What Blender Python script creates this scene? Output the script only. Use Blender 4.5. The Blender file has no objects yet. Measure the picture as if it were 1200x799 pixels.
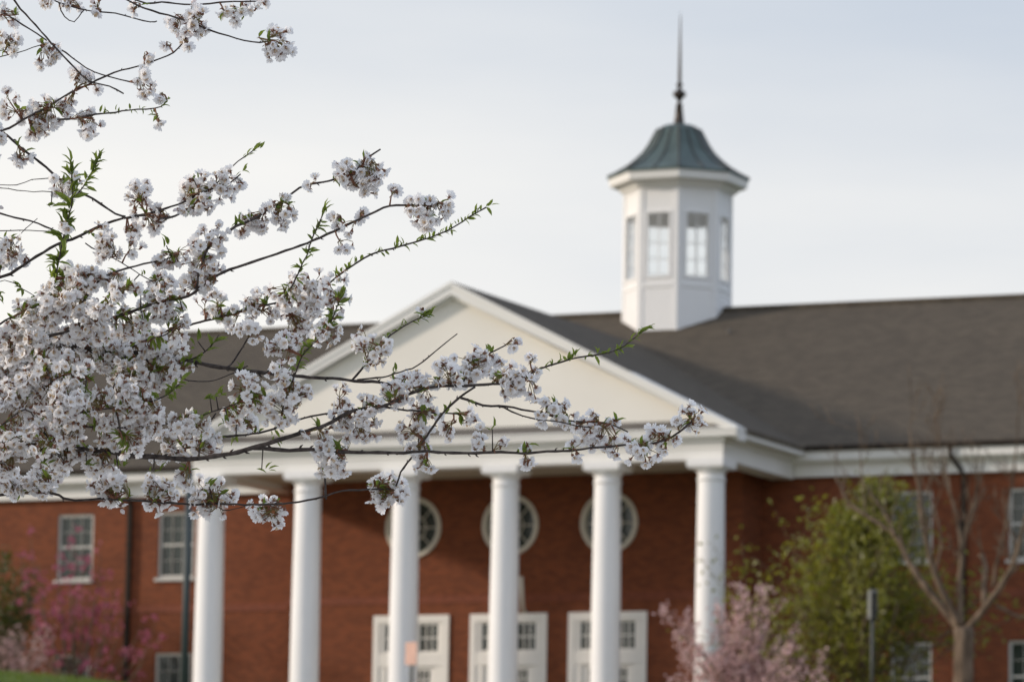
import bpy, math, random
import numpy as np
from mathutils import Matrix, Vector

random.seed(11); RNG = np.random.default_rng(11)
SC = bpy.context.scene; COL = SC.collection

# ------------------------------------------------------------------ camera
CAM = np.array([57.256, -109.157, -6.095])
YAW, PITCH, ROLL = math.radians(24.136), math.radians(7.67), math.radians(0.974)
FPX = 5654.6
FW = np.array([-math.sin(YAW)*math.cos(PITCH), math.cos(YAW)*math.cos(PITCH), math.sin(PITCH)])
_r = np.array([math.cos(YAW), math.sin(YAW), 0.0]); _u = np.cross(_r, FW)
RT = _r*math.cos(ROLL) + _u*math.sin(ROLL); UP = -_r*math.sin(ROLL) + _u*math.cos(ROLL)
cd = bpy.data.cameras.new('camera'); cam = bpy.data.objects.new('camera', cd); COL.objects.link(cam)
cam.matrix_world = Matrix(((RT[0], UP[0], -FW[0], CAM[0]), (RT[1], UP[1], -FW[1], CAM[1]), (RT[2], UP[2], -FW[2], CAM[2]), (0, 0, 0, 1)))
cd.sensor_fit = 'HORIZONTAL'; cd.sensor_width = 36; cd.lens = FPX*36/1200
cd.clip_start = 0.5; cd.clip_end = 4000
FOCUS = 10.5
cd.dof.use_dof = True; cd.dof.focus_distance = FOCUS; cd.dof.aperture_fstop = 11.8; cd.dof.aperture_blades = 0
SC.camera = cam

# ------------------------------------------------------------------ light
SUN_AZ, SUN_EL = -67.0, 18.0            # degrees from the facade normal (-Y) towards +X; elevation
_a, _e = math.radians(SUN_AZ), math.radians(SUN_EL)
SUN = Vector((math.sin(_a)*math.cos(_e), -math.cos(_a)*math.cos(_e), math.sin(_e)))
W = bpy.data.worlds.new('World'); SC.world = W; W.use_nodes = True
nt = W.node_tree; nt.nodes.clear()
def nn(t, typ, **kw):
    n = t.nodes.new(typ)
    for k, v in kw.items(): setattr(n, k, v)
    return n
wo = nn(nt, 'ShaderNodeOutputWorld'); bg = nn(nt, 'ShaderNodeBackground')
sky = nn(nt, 'ShaderNodeTexSky', sky_type='NISHITA', sun_disc=False)
sky.sun_elevation = _e; sky.sun_rotation = math.atan2(SUN.x, SUN.y) % (2*math.pi)
sky.dust_density = 3.0; sky.air_density = 1.0; sky.ozone_density = 1.5
tc = nn(nt, 'ShaderNodeTexCoord'); sx = nn(nt, 'ShaderNodeSeparateXYZ'); nt.links.new(tc.outputs['Generated'], sx.inputs[0])
mp = nn(nt, 'ShaderNodeMapping'); mp.inputs['Scale'].default_value = (3.0, 3.0, 14.0); nt.links.new(tc.outputs['Generated'], mp.inputs[0])
nz = nn(nt, 'ShaderNodeTexNoise'); nz.inputs['Scale'].default_value = 2.3; nz.inputs['Detail'].default_value = 4; nz.inputs['Roughness'].default_value = 0.5
nt.links.new(mp.outputs[0], nz.inputs['Vector'])
ad = nn(nt, 'ShaderNodeMath', operation='MULTIPLY_ADD'); nt.links.new(nz.outputs['Fac'], ad.inputs[0]); ad.inputs[1].default_value = 0.08
vd = nn(nt, 'ShaderNodeVectorMath', operation='DOT_PRODUCT'); nt.links.new(tc.outputs['Generated'], vd.inputs[0]); vd.inputs[1].default_value = (0.913, 0.409, 0.0)   # away from the sun the haze thins
az = nn(nt, 'ShaderNodeMath', operation='MULTIPLY_ADD'); nt.links.new(vd.outputs['Value'], az.inputs[0]); az.inputs[1].default_value = 0.20; nt.links.new(sx.outputs['Z'], az.inputs[2])
nt.links.new(az.outputs[0], ad.inputs[2])
ramp = nn(nt, 'ShaderNodeValToRGB'); nt.links.new(ad.outputs[0], ramp.inputs[0])
ramp.color_ramp.interpolation = 'EASE'
# milky haze: near white at the horizon, a thin pale blue veil higher up
e0 = ramp.color_ramp.elements[0]; e1 = ramp.color_ramp.elements[1]
e0.position = 0.145; e0.color = (0.985, 0.96, 0.915, 1); e1.position = 0.295; e1.color = (0.57, 0.635, 0.73, 1)
e2 = ramp.color_ramp.elements.new(0.55); e2.color = (0.62, 0.71, 0.88, 1)
ml = nn(nt, 'ShaderNodeVectorMath', operation='SCALE'); ml.inputs['Scale'].default_value = 10.0; nt.links.new(ramp.outputs[0], ml.inputs[0])
mx = nn(nt, 'ShaderNodeMix', data_type='RGBA'); mx.inputs['Factor'].default_value = 0.93
nt.links.new(sky.outputs[0], mx.inputs['A']); nt.links.new(ml.outputs[0], mx.inputs['B'])
nt.links.new(mx.outputs['Result'], bg.inputs[0]); bg.inputs[1].default_value = 0.106
nt.links.new(bg.outputs[0], wo.inputs[0])
sd = bpy.data.lights.new('sun', 'SUN'); sd.energy = 3.0; sd.angle = math.radians(3.5); sd.color = (1.0, 0.87, 0.73)
so = bpy.data.objects.new('sun', sd); COL.objects.link(so); so.rotation_euler = SUN.to_track_quat('Z', 'Y').to_euler()
vs = SC.view_settings; vs.view_transform = 'Standard'; vs.look = 'None'; vs.exposure = 0.0; vs.gamma = 1.0; vs.use_curve_mapping = False
try:
    SC.cycles.use_denoising = True; SC.cycles.max_bounces = 20; SC.cycles.diffuse_bounces = 16; SC.cycles.transmission_bounces = 12; SC.cycles.transparent_max_bounces = 12
except Exception: pass

# ------------------------------------------------------------------ helpers
def unproj(px, py, depth):
    return CAM + depth*(FW + (px-600)/FPX*RT - (py-399.5)/FPX*UP)
def proj(P):
    d = np.asarray(P) - CAM; z = d @ FW
    return 600 + FPX*(d @ RT)/z, 399.5 - FPX*(d @ UP)/z, z
UH = np.array([-math.sin(YAW), math.cos(YAW), 0.0])
def sstep(a, b, x):
    t = np.clip((x-a)/(b-a), 0, 1); return t*t*(3-2*t)
def ground_ut(u, t):
    u = np.asarray(u, float); t = np.asarray(t, float)
    z = -7.7 + 7.45*np.clip((u-18)/86.0, 0, 1)
    z = z + 0.25*sstep(95, 112, u)
    edge = 1/(1+np.exp((t+4.4)/1.25))
    z = z + 1.33*edge*np.exp(-((u-79)/11.0)**2)
    return z + 0.04*np.sin(u*0.31+t*0.2)*np.cos(t*0.37)*sstep(15, 40, u)
def ground(x, y):
    dx, dy = x-CAM[0], y-CAM[1]
    return ground_ut(dx*UH[0]+dy*UH[1], dx*_r[0]+dy*_r[1])

def link(o, parent=None):
    COL.objects.link(o)
    if parent is not None: o.parent = parent
    return o
class MB:
    """collects vertices and faces, then links them as one mesh object"""
    def __init__(s): s.v = []; s.f = []; s.m = []; s.n = 0; s.sm = []
    def add(s, verts, faces, mi=0, smooth=False):
        verts = np.asarray(verts, float).reshape(-1, 3)
        s.v.append(verts)
        for f in faces: s.f.append([i+s.n for i in f]); s.m.append(mi); s.sm.append(smooth)
        s.n += len(verts); return s
    def tris(s, verts, tri, mi, smooth=False):
        """numpy batch: verts (N,3), tri (M,3), mi int or (M,)"""
        s.v.append(np.asarray(verts, float).reshape(-1, 3)); t = np.asarray(tri, int).reshape(-1, 3)+s.n
        s.f.append(('T', t)); m = np.full(len(t), mi) if np.isscalar(mi) else np.asarray(mi); s.m.append(('T', m)); s.sm.append(('T', smooth)); s.n += len(s.v[-1]); return s
    def box(s, x0, x1, y0, y1, z0, z1, mi=0, M=None):
        v = np.array([(x, y, z) for z in (z0, z1) for y in (y0, y1) for x in (x0, x1)], float)
        if M is not None: v = v @ M[0].T + M[1]
        return s.add(v, [(0, 2, 3, 1), (4, 5, 7, 6), (0, 1, 5, 4), (2, 6, 7, 3), (0, 4, 6, 2), (1, 3, 7, 5)], mi)
    def lathe(s, prof, n=32, c=(0, 0), mi=0, smooth=True, a0=0.0, caps=True):
        k = len(prof); v = []
        for i in range(n):
            a = a0+2*math.pi*i/n
            for r, z in prof: v.append((c[0]+r*math.cos(a), c[1]+r*math.sin(a), z))
        f = []
        for i in range(n):
            j = (i+1) % n
            for q in range(k-1): f.append((i*k+q, j*k+q, j*k+q+1, i*k+q+1))
        s.add(v, f, mi, smooth)
        if caps:
            for q, rev in ((0, True), (k-1, False)):
                if prof[q][0] > 1e-4:
                    ring = [s.n-len(v)+i*k+q for i in range(n)]
                    s.f.append(ring[::-1] if rev else ring); s.m.append(mi); s.sm.append(False)
        return s
    def tube(s, P, R, n=6, mi=0):
        P = np.asarray(P, float); k = len(P); R = np.broadcast_to(np.asarray(R, float), (k,))
        T = np.gradient(P, axis=0); T /= np.linalg.norm(T, axis=1)[:, None]+1e-12
        ref = np.array([0.3, 0.2, 0.93]); 
        if abs(T[0] @ ref) > 0.9: ref = np.array([0.9, 0.3, 0.1])
        N = np.cross(T[0], ref); N /= np.linalg.norm(N); V = []
        for i in range(k):
            N = N - T[i]*(N @ T[i]); N /= np.linalg.norm(N)+1e-12; B = np.cross(T[i], N)
            for j in range(n):
                a = 2*math.pi*j/n; V.append(P[i]+R[i]*(math.cos(a)*N+math.sin(a)*B))
        F = [(i*n+j, i*n+(j+1) % n, (i+1)*n+(j+1) % n, (i+1)*n+j) for i in range(k-1) for j in range(n)]
        F += [tuple(range(n))[::-1], tuple(range((k-1)*n, k*n))]
        return s.add(V, F, mi, True)
    def build(s, name, mats, parent=None, loc=None):
        if not isinstance(mats, (list, tuple)): mats = [mats]
        me = bpy.data.meshes.new(name); V = np.concatenate(s.v)
        lens = []; idx = []; mi = []; sm = []
        for f, m, q in zip(s.f, s.m, s.sm):
            if isinstance(f, tuple) and len(f) == 2 and isinstance(f[0], str):
                lens.append(np.full(len(f[1]), 3)); idx.append(f[1].ravel()); mi.append(m[1]); sm.append(np.full(len(f[1]), q[1]))
            else:
                lens.append([len(f)]); idx.append(list(f)); mi.append([m]); sm.append([q])
        lens = np.concatenate(lens).astype(np.int32); idx = np.concatenate(idx).astype(np.int32)
        mi = np.concatenate(mi).astype(np.int32); sm = np.concatenate(sm).astype(bool)
        me.vertices.add(len(V)); me.vertices.foreach_set('co', V.astype(np.float32).ravel())
        me.loops.add(len(idx)); me.loops.foreach_set('vertex_index', idx)
        me.polygons.add(len(lens)); st = np.zeros(len(lens), np.int32); st[1:] = np.cumsum(lens)[:-1]
        me.polygons.foreach_set('loop_start', st); me.polygons.foreach_set('loop_total', lens)
        me.polygons.foreach_set('material_index', mi); me.polygons.foreach_set('use_smooth', sm)
        for m in mats: me.materials.append(m)
        me.update(calc_edges=True); me.validate()
        o = bpy.data.objects.new(name, me); link(o, parent)
        if loc is not None: o.location = loc
        return o
def empty(name, loc):
    o = bpy.data.objects.new(name, None); COL.objects.link(o); o.location = loc; o.empty_display_size = 0.3; return o
def world_child(o, root):
    o.parent = root; o.matrix_parent_inverse = Matrix.Translation(root.location).inverted(); return o
def tag(o, label=None, cat=None, group=None, kind=None):
    for k, v in (('label', label), ('category', cat), ('group', group), ('kind', kind)):
        if v: o[k] = v
    return o
def copy_tree(o, parent=None):
    c = o.copy(); COL.objects.link(c)
    if parent is not None: c.parent = parent
    for ch in list(o.children): copy_tree(ch, c)
    return c
def spline(P, step):
    """Catmull-Rom through P, resampled about every step"""
    P = np.asarray(P, float); Q = np.vstack([2*P[0]-P[1], P, 2*P[-1]-P[-2]]); out = []
    for i in range(1, len(Q)-2):
        n = max(2, int(np.linalg.norm(Q[i+1]-Q[i])/step)); t = np.linspace(0, 1, n, endpoint=False)[:, None]
        a, b, c, d = Q[i-1], Q[i], Q[i+1], Q[i+2]
        out.append(0.5*((2*b)+(-a+c)*t+(2*a-5*b+4*c-d)*t**2+(-a+3*b-3*c+d)*t**3))
    out.append(Q[-2][None]); return np.concatenate(out)

# ------------------------------------------------------------------ materials
def mat(name, col, rough=0.6, var=0.0, scale=5.0, bump=0.0, spec=0.5, transl=0.0, tcol=None, col2=None, detail=4, metallic=0.0, stretch=None, bdist=0.02):
    m = bpy.data.materials.new(name); m.use_nodes = True; t = m.node_tree; t.nodes.clear()
    out = nn(t, 'ShaderNodeOutputMaterial'); p = nn(t, 'ShaderNodeBsdfPrincipled')
    p.inputs['Base Color'].default_value = (*col, 1); p.inputs['Roughness'].default_value = rough
    p.inputs['Specular IOR Level'].default_value = spec; p.inputs['Metallic'].default_value = metallic
    last = p.outputs[0]
    if var or col2 or bump:
        c = nn(t, 'ShaderNodeTexCoord'); src = c.outputs['Object']
        if stretch:
            g = nn(t, 'ShaderNodeMapping'); g.inputs['Scale'].default_value = stretch; t.links.new(src, g.inputs[0]); src = g.outputs[0]
        n = nn(t, 'ShaderNodeTexNoise'); n.inputs['Scale'].default_value = scale; n.inputs['Detail'].default_value = detail
        t.links.new(src, n.inputs['Vector'])
        if var or col2:
            r = nn(t, 'ShaderNodeValToRGB'); t.links.new(n.outputs['Fac'], r.inputs[0])
            r.color_ramp.elements[0].position = 0.3; r.color_ramp.elements[1].position = 0.7
            c2 = col2 or col; f = 1-var; h = 1+var
            r.color_ramp.elements[0].color = (*[x*f for x in col], 1); r.color_ramp.elements[1].color = (*[min(1, x*h) for x in c2], 1)
            t.links.new(r.outputs[0], p.inputs['Base Color'])
        if bump:
            b = nn(t, 'ShaderNodeBump'); b.inputs['Strength'].default_value = bump; b.inputs['Distance'].default_value = bdist
            t.links.new(n.outputs['Fac'], b.inputs['Height']); t.links.new(b.outputs[0], p.inputs['Normal'])
    if transl:
        tr = nn(t, 'ShaderNodeBsdfTranslucent'); tr.inputs[0].default_value = (*(tcol or col), 1)
        ms = nn(t, 'ShaderNodeMixShader'); ms.inputs[0].default_value = transl
        t.links.new(p.outputs[0], ms.inputs[1]); t.links.new(tr.outputs[0], ms.inputs[2]); last = ms.outputs[0]
    t.links.new(last, out.inputs[0]); return m

def wall_coords(t):
    """(horizontal run, height) on upright walls whichever way they face"""
    c = nn(t, 'ShaderNodeTexCoord'); s = nn(t, 'ShaderNodeSeparateXYZ'); t.links.new(c.outputs['Object'], s.inputs[0])
    add = nn(t, 'ShaderNodeMath', operation='ADD'); t.links.new(s.outputs['X'], add.inputs[0]); t.links.new(s.outputs['Y'], add.inputs[1])
    cb = nn(t, 'ShaderNodeCombineXYZ'); t.links.new(add.outputs[0], cb.inputs['X']); t.links.new(s.outputs['Z'], cb.inputs['Y'])
    return cb.outputs[0], c
def brick_mat():
    m = bpy.data.materials.new('red_brick'); m.use_nodes = True; t = m.node_tree; t.nodes.clear()
    out = nn(t, 'ShaderNodeOutputMaterial'); p = nn(t, 'ShaderNodeBsdfPrincipled'); p.inputs['Roughness'].default_value = 0.85
    p.inputs['Specular IOR Level'].default_value = 0.25
    uv, c = wall_coords(t)
    b = nn(t, 'ShaderNodeTexBrick'); t.links.new(uv, b.inputs['Vector']); b.inputs['Scale'].default_value = 1.0
    b.inputs['Brick Width'].default_value = 0.215; b.inputs['Row Height'].default_value = 0.075; b.inputs['Mortar Size'].default_value = 0.006
    b.inputs['Color1'].default_value = (0.225, 0.064, 0.026, 1); b.inputs['Color2'].default_value = (0.138, 0.040, 0.018, 1)
    b.inputs['Mortar'].default_value = (0.15, 0.072, 0.042, 1); b.inputs['Bias'].default_value = -0.1
    n = nn(t, 'ShaderNodeTexNoise'); n.inputs['Scale'].default_value = 1.3; n.inputs['Detail'].default_value = 6; n.inputs['Roughness'].default_value = 0.7
    g = nn(t, 'ShaderNodeMapping'); g.inputs['Scale'].default_value = (0.5, 0.5, 0.7); t.links.new(c.outputs['Object'], g.inputs[0]); t.links.new(g.outputs[0], n.inputs['Vector'])
    r = nn(t, 'ShaderNodeValToRGB'); t.links.new(n.outputs['Fac'], r.inputs[0]); r.color_ramp.elements[0].position = 0.3; r.color_ramp.elements[1].position = 0.72
    r.color_ramp.elements[0].color = (0.90, 0.89, 0.88, 1); r.color_ramp.elements[1].color = (1.08, 1.07, 1.06, 1)
    x = nn(t, 'ShaderNodeMix', data_type='RGBA', blend_type='MULTIPLY'); x.inputs['Factor'].default_value = 1.0
    t.links.new(b.outputs['Color'], x.inputs['A']); t.links.new(r.outputs[0], x.inputs['B']); t.links.new(x.outputs['Result'], p.inputs['Base Color'])
    bp = nn(t, 'ShaderNodeBump'); bp.inputs['Strength'].default_value = 0.4; bp.inputs['Distance'].default_value = 0.01; bp.invert = True
    t.links.new(b.outputs['Fac'], bp.inputs['Height']); t.links.new(bp.outputs[0], p.inputs['Normal'])
    t.links.new(p.outputs[0], out.inputs[0]); return m
def shingle_mat(name, c1, c2, mort, along_x=True):
    m = bpy.data.materials.new(name); m.use_nodes = True; t = m.node_tree; t.nodes.clear()
    out = nn(t, 'ShaderNodeOutputMaterial'); p = nn(t, 'ShaderNodeBsdfPrincipled'); p.inputs['Roughness'].default_value = 0.9; p.inputs['Specular IOR Level'].default_value = 0.2
    c = nn(t, 'ShaderNodeTexCoord'); s = nn(t, 'ShaderNodeSeparateXYZ'); t.links.new(c.outputs['Object'], s.inputs[0])
    cb = nn(t, 'ShaderNodeCombineXYZ'); t.links.new(s.outputs['X' if along_x else 'Y'], cb.inputs['X']); t.links.new(s.outputs['Y' if along_x else 'X'], cb.inputs['Y'])
    b = nn(t, 'ShaderNodeTexBrick'); t.links.new(cb.outputs[0], b.inputs['Vector']); b.inputs['Scale'].default_value = 1.0
    b.inputs['Brick Width'].default_value = 0.30; b.inputs['Row Height'].default_value = 0.15; b.inputs['Mortar Size'].default_value = 0.012
    b.inputs['Color1'].default_value = (*c1, 1); b.inputs['Color2'].default_value = (*c2, 1); b.inputs['Mortar'].default_value = (*mort, 1)
    n = nn(t, 'ShaderNodeTexNoise'); n.inputs['Scale'].default_value = 0.5; n.inputs['Detail'].default_value = 6; n.inputs['Roughness'].default_value = 0.65
    t.links.new(c.outputs['Object'], n.inputs['Vector'])
    r = nn(t, 'ShaderNodeValToRGB'); t.links.new(n.outputs['Fac'], r.inputs[0]); r.color_ramp.elements[0].position = 0.3; r.color_ramp.elements[1].position = 0.7
    r.color_ramp.elements[0].color = (0.92, 0.92, 0.93, 1); r.color_ramp.elements[1].color = (1.06, 1.05, 1.04, 1)
    x = nn(t, 'ShaderNodeMix', data_type='RGBA', blend_type='MULTIPLY'); x.inputs['Factor'].default_value = 1.0
    t.links.new(b.outputs['Color'], x.inputs['A']); t.links.new(r.outputs[0], x.inputs['B']); t.links.new(x.outputs['Result'], p.inputs['Base Color'])
    t.links.new(p.outputs[0], out.inputs[0]); return m
def clear_glass():
    m = bpy.data.materials.new('clear_glass'); m.use_nodes = True; t = m.node_tree; t.nodes.clear()
    out = nn(t, 'ShaderNodeOutputMaterial'); a = nn(t, 'ShaderNodeBsdfTransparent'); a.inputs[0].default_value = (0.985, 0.995, 0.99, 1)
    g = nn(t, 'ShaderNodeBsdfGlossy'); g.inputs['Roughness'].default_value = 0.02
    lw = nn(t, 'ShaderNodeLayerWeight'); lw.inputs[0].default_value = 0.5
    pw = nn(t, 'ShaderNodeMath', operation='POWER'); t.links.new(lw.outputs['Facing'], pw.inputs[0]); pw.inputs[1].default_value = 3.0
    fr = nn(t, 'ShaderNodeMath', operation='MULTIPLY_ADD'); t.links.new(pw.outputs[0], fr.inputs[0]); fr.inputs[1].default_value = 0.8; fr.inputs[2].default_value = 0.08
    x = nn(t, 'ShaderNodeMixShader'); t.links.new(fr.outputs[0], x.inputs[0]); t.links.new(a.outputs[0], x.inputs[1]); t.links.new(g.outputs[0], x.inputs[2])
    t.links.new(x.outputs[0], out.inputs[0]); return m

BRICK = brick_mat()
BELT = mat('soldier_brick', (0.19, 0.052, 0.024), 0.85, 0.2, 9.0)
WHITE = mat('white_paint', (0.80, 0.785, 0.755), 0.45, 0.03, 0.8, spec=0.35)
COLWHITE = mat('column_white', (0.82, 0.81, 0.80), 0.5, 0.045, 1.6, spec=0.3, stretch=(1.5, 1.5, 0.35))
SIDING = mat('white_siding', (0.80, 0.79, 0.78), 0.5, 0.02, 1.0, spec=0.3)
STUCCO = mat('cream_stucco', (0.82, 0.785, 0.72), 0.8, 0.03, 0.6, spec=0.2)
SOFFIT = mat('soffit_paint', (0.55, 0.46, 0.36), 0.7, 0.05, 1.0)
FRAMEW = mat('window_paint', (0.62, 0.58, 0.50), 0.5, 0.04, 2.0)
WINF = mat('weathered_window_paint', (0.54, 0.52, 0.48), 0.5, 0.05, 2.0)
DOORW = mat('door_paint', (0.86, 0.83, 0.785), 0.45, 0.03, 2.0)
SHINGLE = shingle_mat('asphalt_shingle', (0.108, 0.088, 0.064), (0.080, 0.065, 0.048), (0.052, 0.043, 0.033), True)
SHINGLE_G = shingle_mat('asphalt_shingle_gable', (0.108, 0.088, 0.064), (0.080, 0.065, 0.048), (0.052, 0.043, 0.033), False)
GUTTER = mat('dark_gutter', (0.022, 0.015, 0.011), 0.65, spec=0.2)
LEAD = mat('grey_flashing', (0.11, 0.098, 0.086), 0.7, 0.1, 2.0)
COPPER = mat('weathered_copper', (0.075, 0.105, 0.098), 0.5, 0.25, 2.5, metallic=0.25)
SEAM = mat('dark_copper_seam', (0.042, 0.036, 0.030), 0.55)
BRONZE = mat('dark_bronze', (0.050, 0.036, 0.028), 0.45, metallic=0.4)
PANE = mat('window_glass', (0.030, 0.040, 0.035), 0.06, 0.3, 0.7, spec=0.6)
PANE_PALE = mat('curtained_glass', (0.30, 0.30, 0.22), 0.12, 0.45, 1.4, spec=0.6, col2=(0.34, 0.32, 0.2))
CLEAR = clear_glass()
CONC = mat('porch_stone', (0.36, 0.34, 0.31), 0.85, 0.1, 2.0)
GRASS_G = mat('lawn', (0.065, 0.095, 0.018), 0.9, 0.35, 0.9, spec=0.1, col2=(0.090, 0.120, 0.022), detail=8)
BLADE = mat('grass_blade', (0.090, 0.135, 0.022), 0.6, transl=0.35, tcol=(0.17, 0.24, 0.025))
METAL = mat('grey_green_metal', (0.050, 0.064, 0.068), 0.5, spec=0.3)
SIGNPINK = mat('faded_sign_paint', (0.62, 0.36, 0.29), 0.5, 0.08, 6.0)
SIGNEDGE = mat('weathered_aluminium', (0.15, 0.155, 0.15), 0.5)
POSTDARK = mat('dark_post_paint', (0.045, 0.050, 0.050), 0.5)
TWIG = mat('cherry_bark', (0.036, 0.026, 0.023), 0.75, 0.45, 90, bump=0.6, spec=0.3, col2=(0.066, 0.053, 0.047), bdist=0.003)
BARK = mat('grey_bark', (0.095, 0.067, 0.046), 0.85, 0.35, 6, bump=0.5, spec=0.2, col2=(0.16, 0.115, 0.08), stretch=(1, 1, .3))
PETAL = mat('petal', (0.95, 0.95, 0.955), 0.6, transl=0.55, tcol=(0.955, 0.95, 0.95), spec=0.2)
PETALB = mat('petal_base', (0.93, 0.885, 0.88), 0.65, transl=0.45, tcol=(0.93, 0.87, 0.865), spec=0.2)
CALYX = mat('calyx', (0.20, 0.085, 0.045), 0.6)
PEDICEL = mat('pedicel', (0.17, 0.125, 0.035), 0.6)
ANTHER = mat('stamen', (0.62, 0.47, 0.30), 0.6)
LEAF = mat('young_leaf', (0.105, 0.150, 0.026), 0.5, 0.3, 30, transl=0.45, tcol=(0.26, 0.34, 0.045), col2=(0.13, 0.165, 0.03), spec=0.4)
GLEAF = mat('shiny_leaf', (0.075, 0.090, 0.014), 0.4, 0.45, 2.0, transl=0.42, tcol=(0.30, 0.30, 0.03), col2=(0.20, 0.195, 0.026), spec=0.5)
DLEAF = mat('evergreen_leaf', (0.055, 0.072, 0.018), 0.5, 0.4, 2.0, transl=0.25, tcol=(0.14, 0.17, 0.02), spec=0.4)
PINKP = mat('dusty_pink_petal', (0.64, 0.45, 0.43), 0.7, 0.2, 2.0, transl=0.35, tcol=(0.62, 0.40, 0.38), spec=0.2, col2=(0.68, 0.49, 0.47))
MAGP = mat('magnolia_petal', (0.40, 0.12, 0.185), 0.6, 0.25, 3.0, transl=0.3, tcol=(0.55, 0.14, 0.22), spec=0.3)
PALEP = mat('pale_pink_petal', (0.56, 0.38, 0.36), 0.7, 0.15, 2.0, transl=0.3, spec=0.2)

# ------------------------------------------------------------------ ground
def build_ground():
    us = np.concatenate([np.linspace(-300, -20, 8), np.arange(-10, 130, 2.0), np.linspace(135, 2200, 16)])
    ts = np.concatenate([np.linspace(-1500, -60, 8), np.arange(-50, 50.1, 2.0), np.linspace(60, 1500, 8)])
    U, T = np.meshgrid(us, ts, indexing='ij'); Z = ground_ut(U, T)
    P = CAM[None, None]*np.array([1, 1, 0]) + U[..., None]*UH + T[..., None]*_r; P[..., 2] = Z
    n, k = len(us), len(ts)
    m = MB(); m.add(P.reshape(-1, 3), [(i*k+j, (i+1)*k+j, (i+1)*k+j+1, i*k+j+1) for i in range(n-1) for j in range(k-1)][::1], 0, True)
    o = m.build('ground', GRASS_G); tag(o, kind='structure')
    # make the sheet face upward
    if o.data.polygons[0].normal.z < 0: o.data.flip_normals()
    return o
build_ground()
CBOUNCE = mat('bounce_concrete', (0.44, 0.425, 0.40), 0.9, 0.12, 0.6)
PAVE = mat('pale_concrete', (0.24, 0.22, 0.195), 0.9, 0.12, 0.8)
def build_grass():
    n = 26000
    u = RNG.uniform(62, 84, n); t = RNG.uniform(-11.5, -3.6, n)
    x = CAM[0]+u*UH[0]+t*_r[0]; y = CAM[1]+u*UH[1]+t*_r[1]; z = ground_ut(u, t)
    h = RNG.uniform(0.04, 0.11, n); a = RNG.uniform(0, 2*math.pi, n); w = RNG.uniform(0.006, 0.012, n); l = RNG.normal(0, 0.03, (n, 2))
    V = np.zeros((n, 3, 3)); V[:, 0] = np.stack([x-w*np.cos(a), y-w*np.sin(a), z-0.02], 1); V[:, 1] = np.stack([x+w*np.cos(a), y+w*np.sin(a), z-0.02], 1)
    V[:, 2] = np.stack([x+l[:, 0], y+l[:, 1], z+h], 1)
    m = MB(); m.tris(V.reshape(-1, 3), np.arange(3*n).reshape(-1, 3), 0)
    tag(m.build('grass', BLADE), 'bright green lawn grass on the low bank before the left wing', 'grass', kind='stuff')
build_grass()
def strip(name, y0, y1, mat_, lift):
    xs = np.arange(-60, 90.1, 3.0); ys = np.linspace(y0, y1, 8); m = MB()
    V = [(x, y, float(ground(x, y))+lift) for x in xs for y in ys]; k = len(ys)
    m.add(V, [(i*k+j, (i+1)*k+j, (i+1)*k+j+1, i*k+j+1) for i in range(len(xs)-1) for j in range(k-1)], 0, True); tag(m.build(name, mat_), kind='structure')
strip('bounce_strip', -15.0, -2.2, PAVE, 0.03)  # added paving below the view, bounces neutral light onto soffits and white trim
def bounce_slab():  # unseen pale ground added under the cherry tree to bounce light up into the blossoms
    us = np.arange(-60, 46.1, 2.0); ts = np.arange(-40, 40.1, 2.0); U, T = np.meshgrid(us, ts, indexing='ij')
    P = CAM[None, None]*np.array([1, 1, 0])+U[..., None]*UH+T[..., None]*_r; P[..., 2] = ground_ut(U, T)+0.03; k = len(ts)
    o = MB().add(P.reshape(-1, 3), [(i*k+j, i*k+j+1, (i+1)*k+j+1, (i+1)*k+j) for i in range(len(us)-1) for j in range(k-1)], 0, True).build('bounce_pavement', CBOUNCE)
    if o.data.polygons[0].normal.z < 0: o.data.flip_normals()
    tag(o, kind='structure')
bounce_slab()

# ------------------------------------------------------------------ the building
S = 2.75; AX = 2.5*S
ZE, XE0, XE1, YF = 7.59, -0.85, 14.60, -0.55
M_ = 0.504; ZG = ZE + M_*(XE1-AX); YM = 4.25; YR = 14.5; ZR = ZE + M_*(YR-YM); YV = YM + (ZG-ZE)/M_
YW, YP = 4.73, 3.39; BX0, BX1 = 0.51, 13.24
WX0, WX1 = -34.0, 48.0
B = empty('brick_building', (0, 0, 0))
tag(B, 'red brick building with white columned portico, pediment and octagonal cupola', 'building')

WIN_W, WIN_H = 1.10, 1.78
winX = [-7.16-3.09*k for k in range(0, 8)] + [-4.07] + [16.72+3.09*k for k in range(0, 9)]
def wall_with_holes(m, x0, x1, yf, yb, z0, z1, holes, mi=0):
    """front face at yf with rectangular openings, reveals to yb"""
    xs = sorted(set([x0, x1]+[h[0] for h in holes]+[h[1] for h in holes])); zs = sorted(set([z0, z1]+[h[2] for h in holes]+[h[3] for h in holes]))
    inside = lambda x, z: any(h[0] < x < h[1] and h[2] < z < h[3] for h in holes)
    for i in range(len(xs)-1):
        for j in range(len(zs)-1):
            if not inside((xs[i]+xs[i+1])/2, (zs[j]+zs[j+1])/2):
                m.add([(xs[i], yf, zs[j]), (xs[i+1], yf, zs[j]), (xs[i+1], yf, zs[j+1]), (xs[i], yf, zs[j+1])], [(0, 1, 2, 3)], mi)
    for a, b, c, d in holes:
        m.add([(a, yf, c), (b, yf, c), (b, yf, d), (a, yf, d), (a, yb, c), (b, yb, c), (b, yb, d), (a, yb, d)], [(0, 4, 5, 1), (1, 5, 6, 2), (2, 6, 7, 3), (3, 7, 4, 0)], mi)
w = MB()
holes_l = [(x, x+WIN_W, z-WIN_H, z) for x in winX if x < 0 for z in (6.49, 2.71)]
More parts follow.
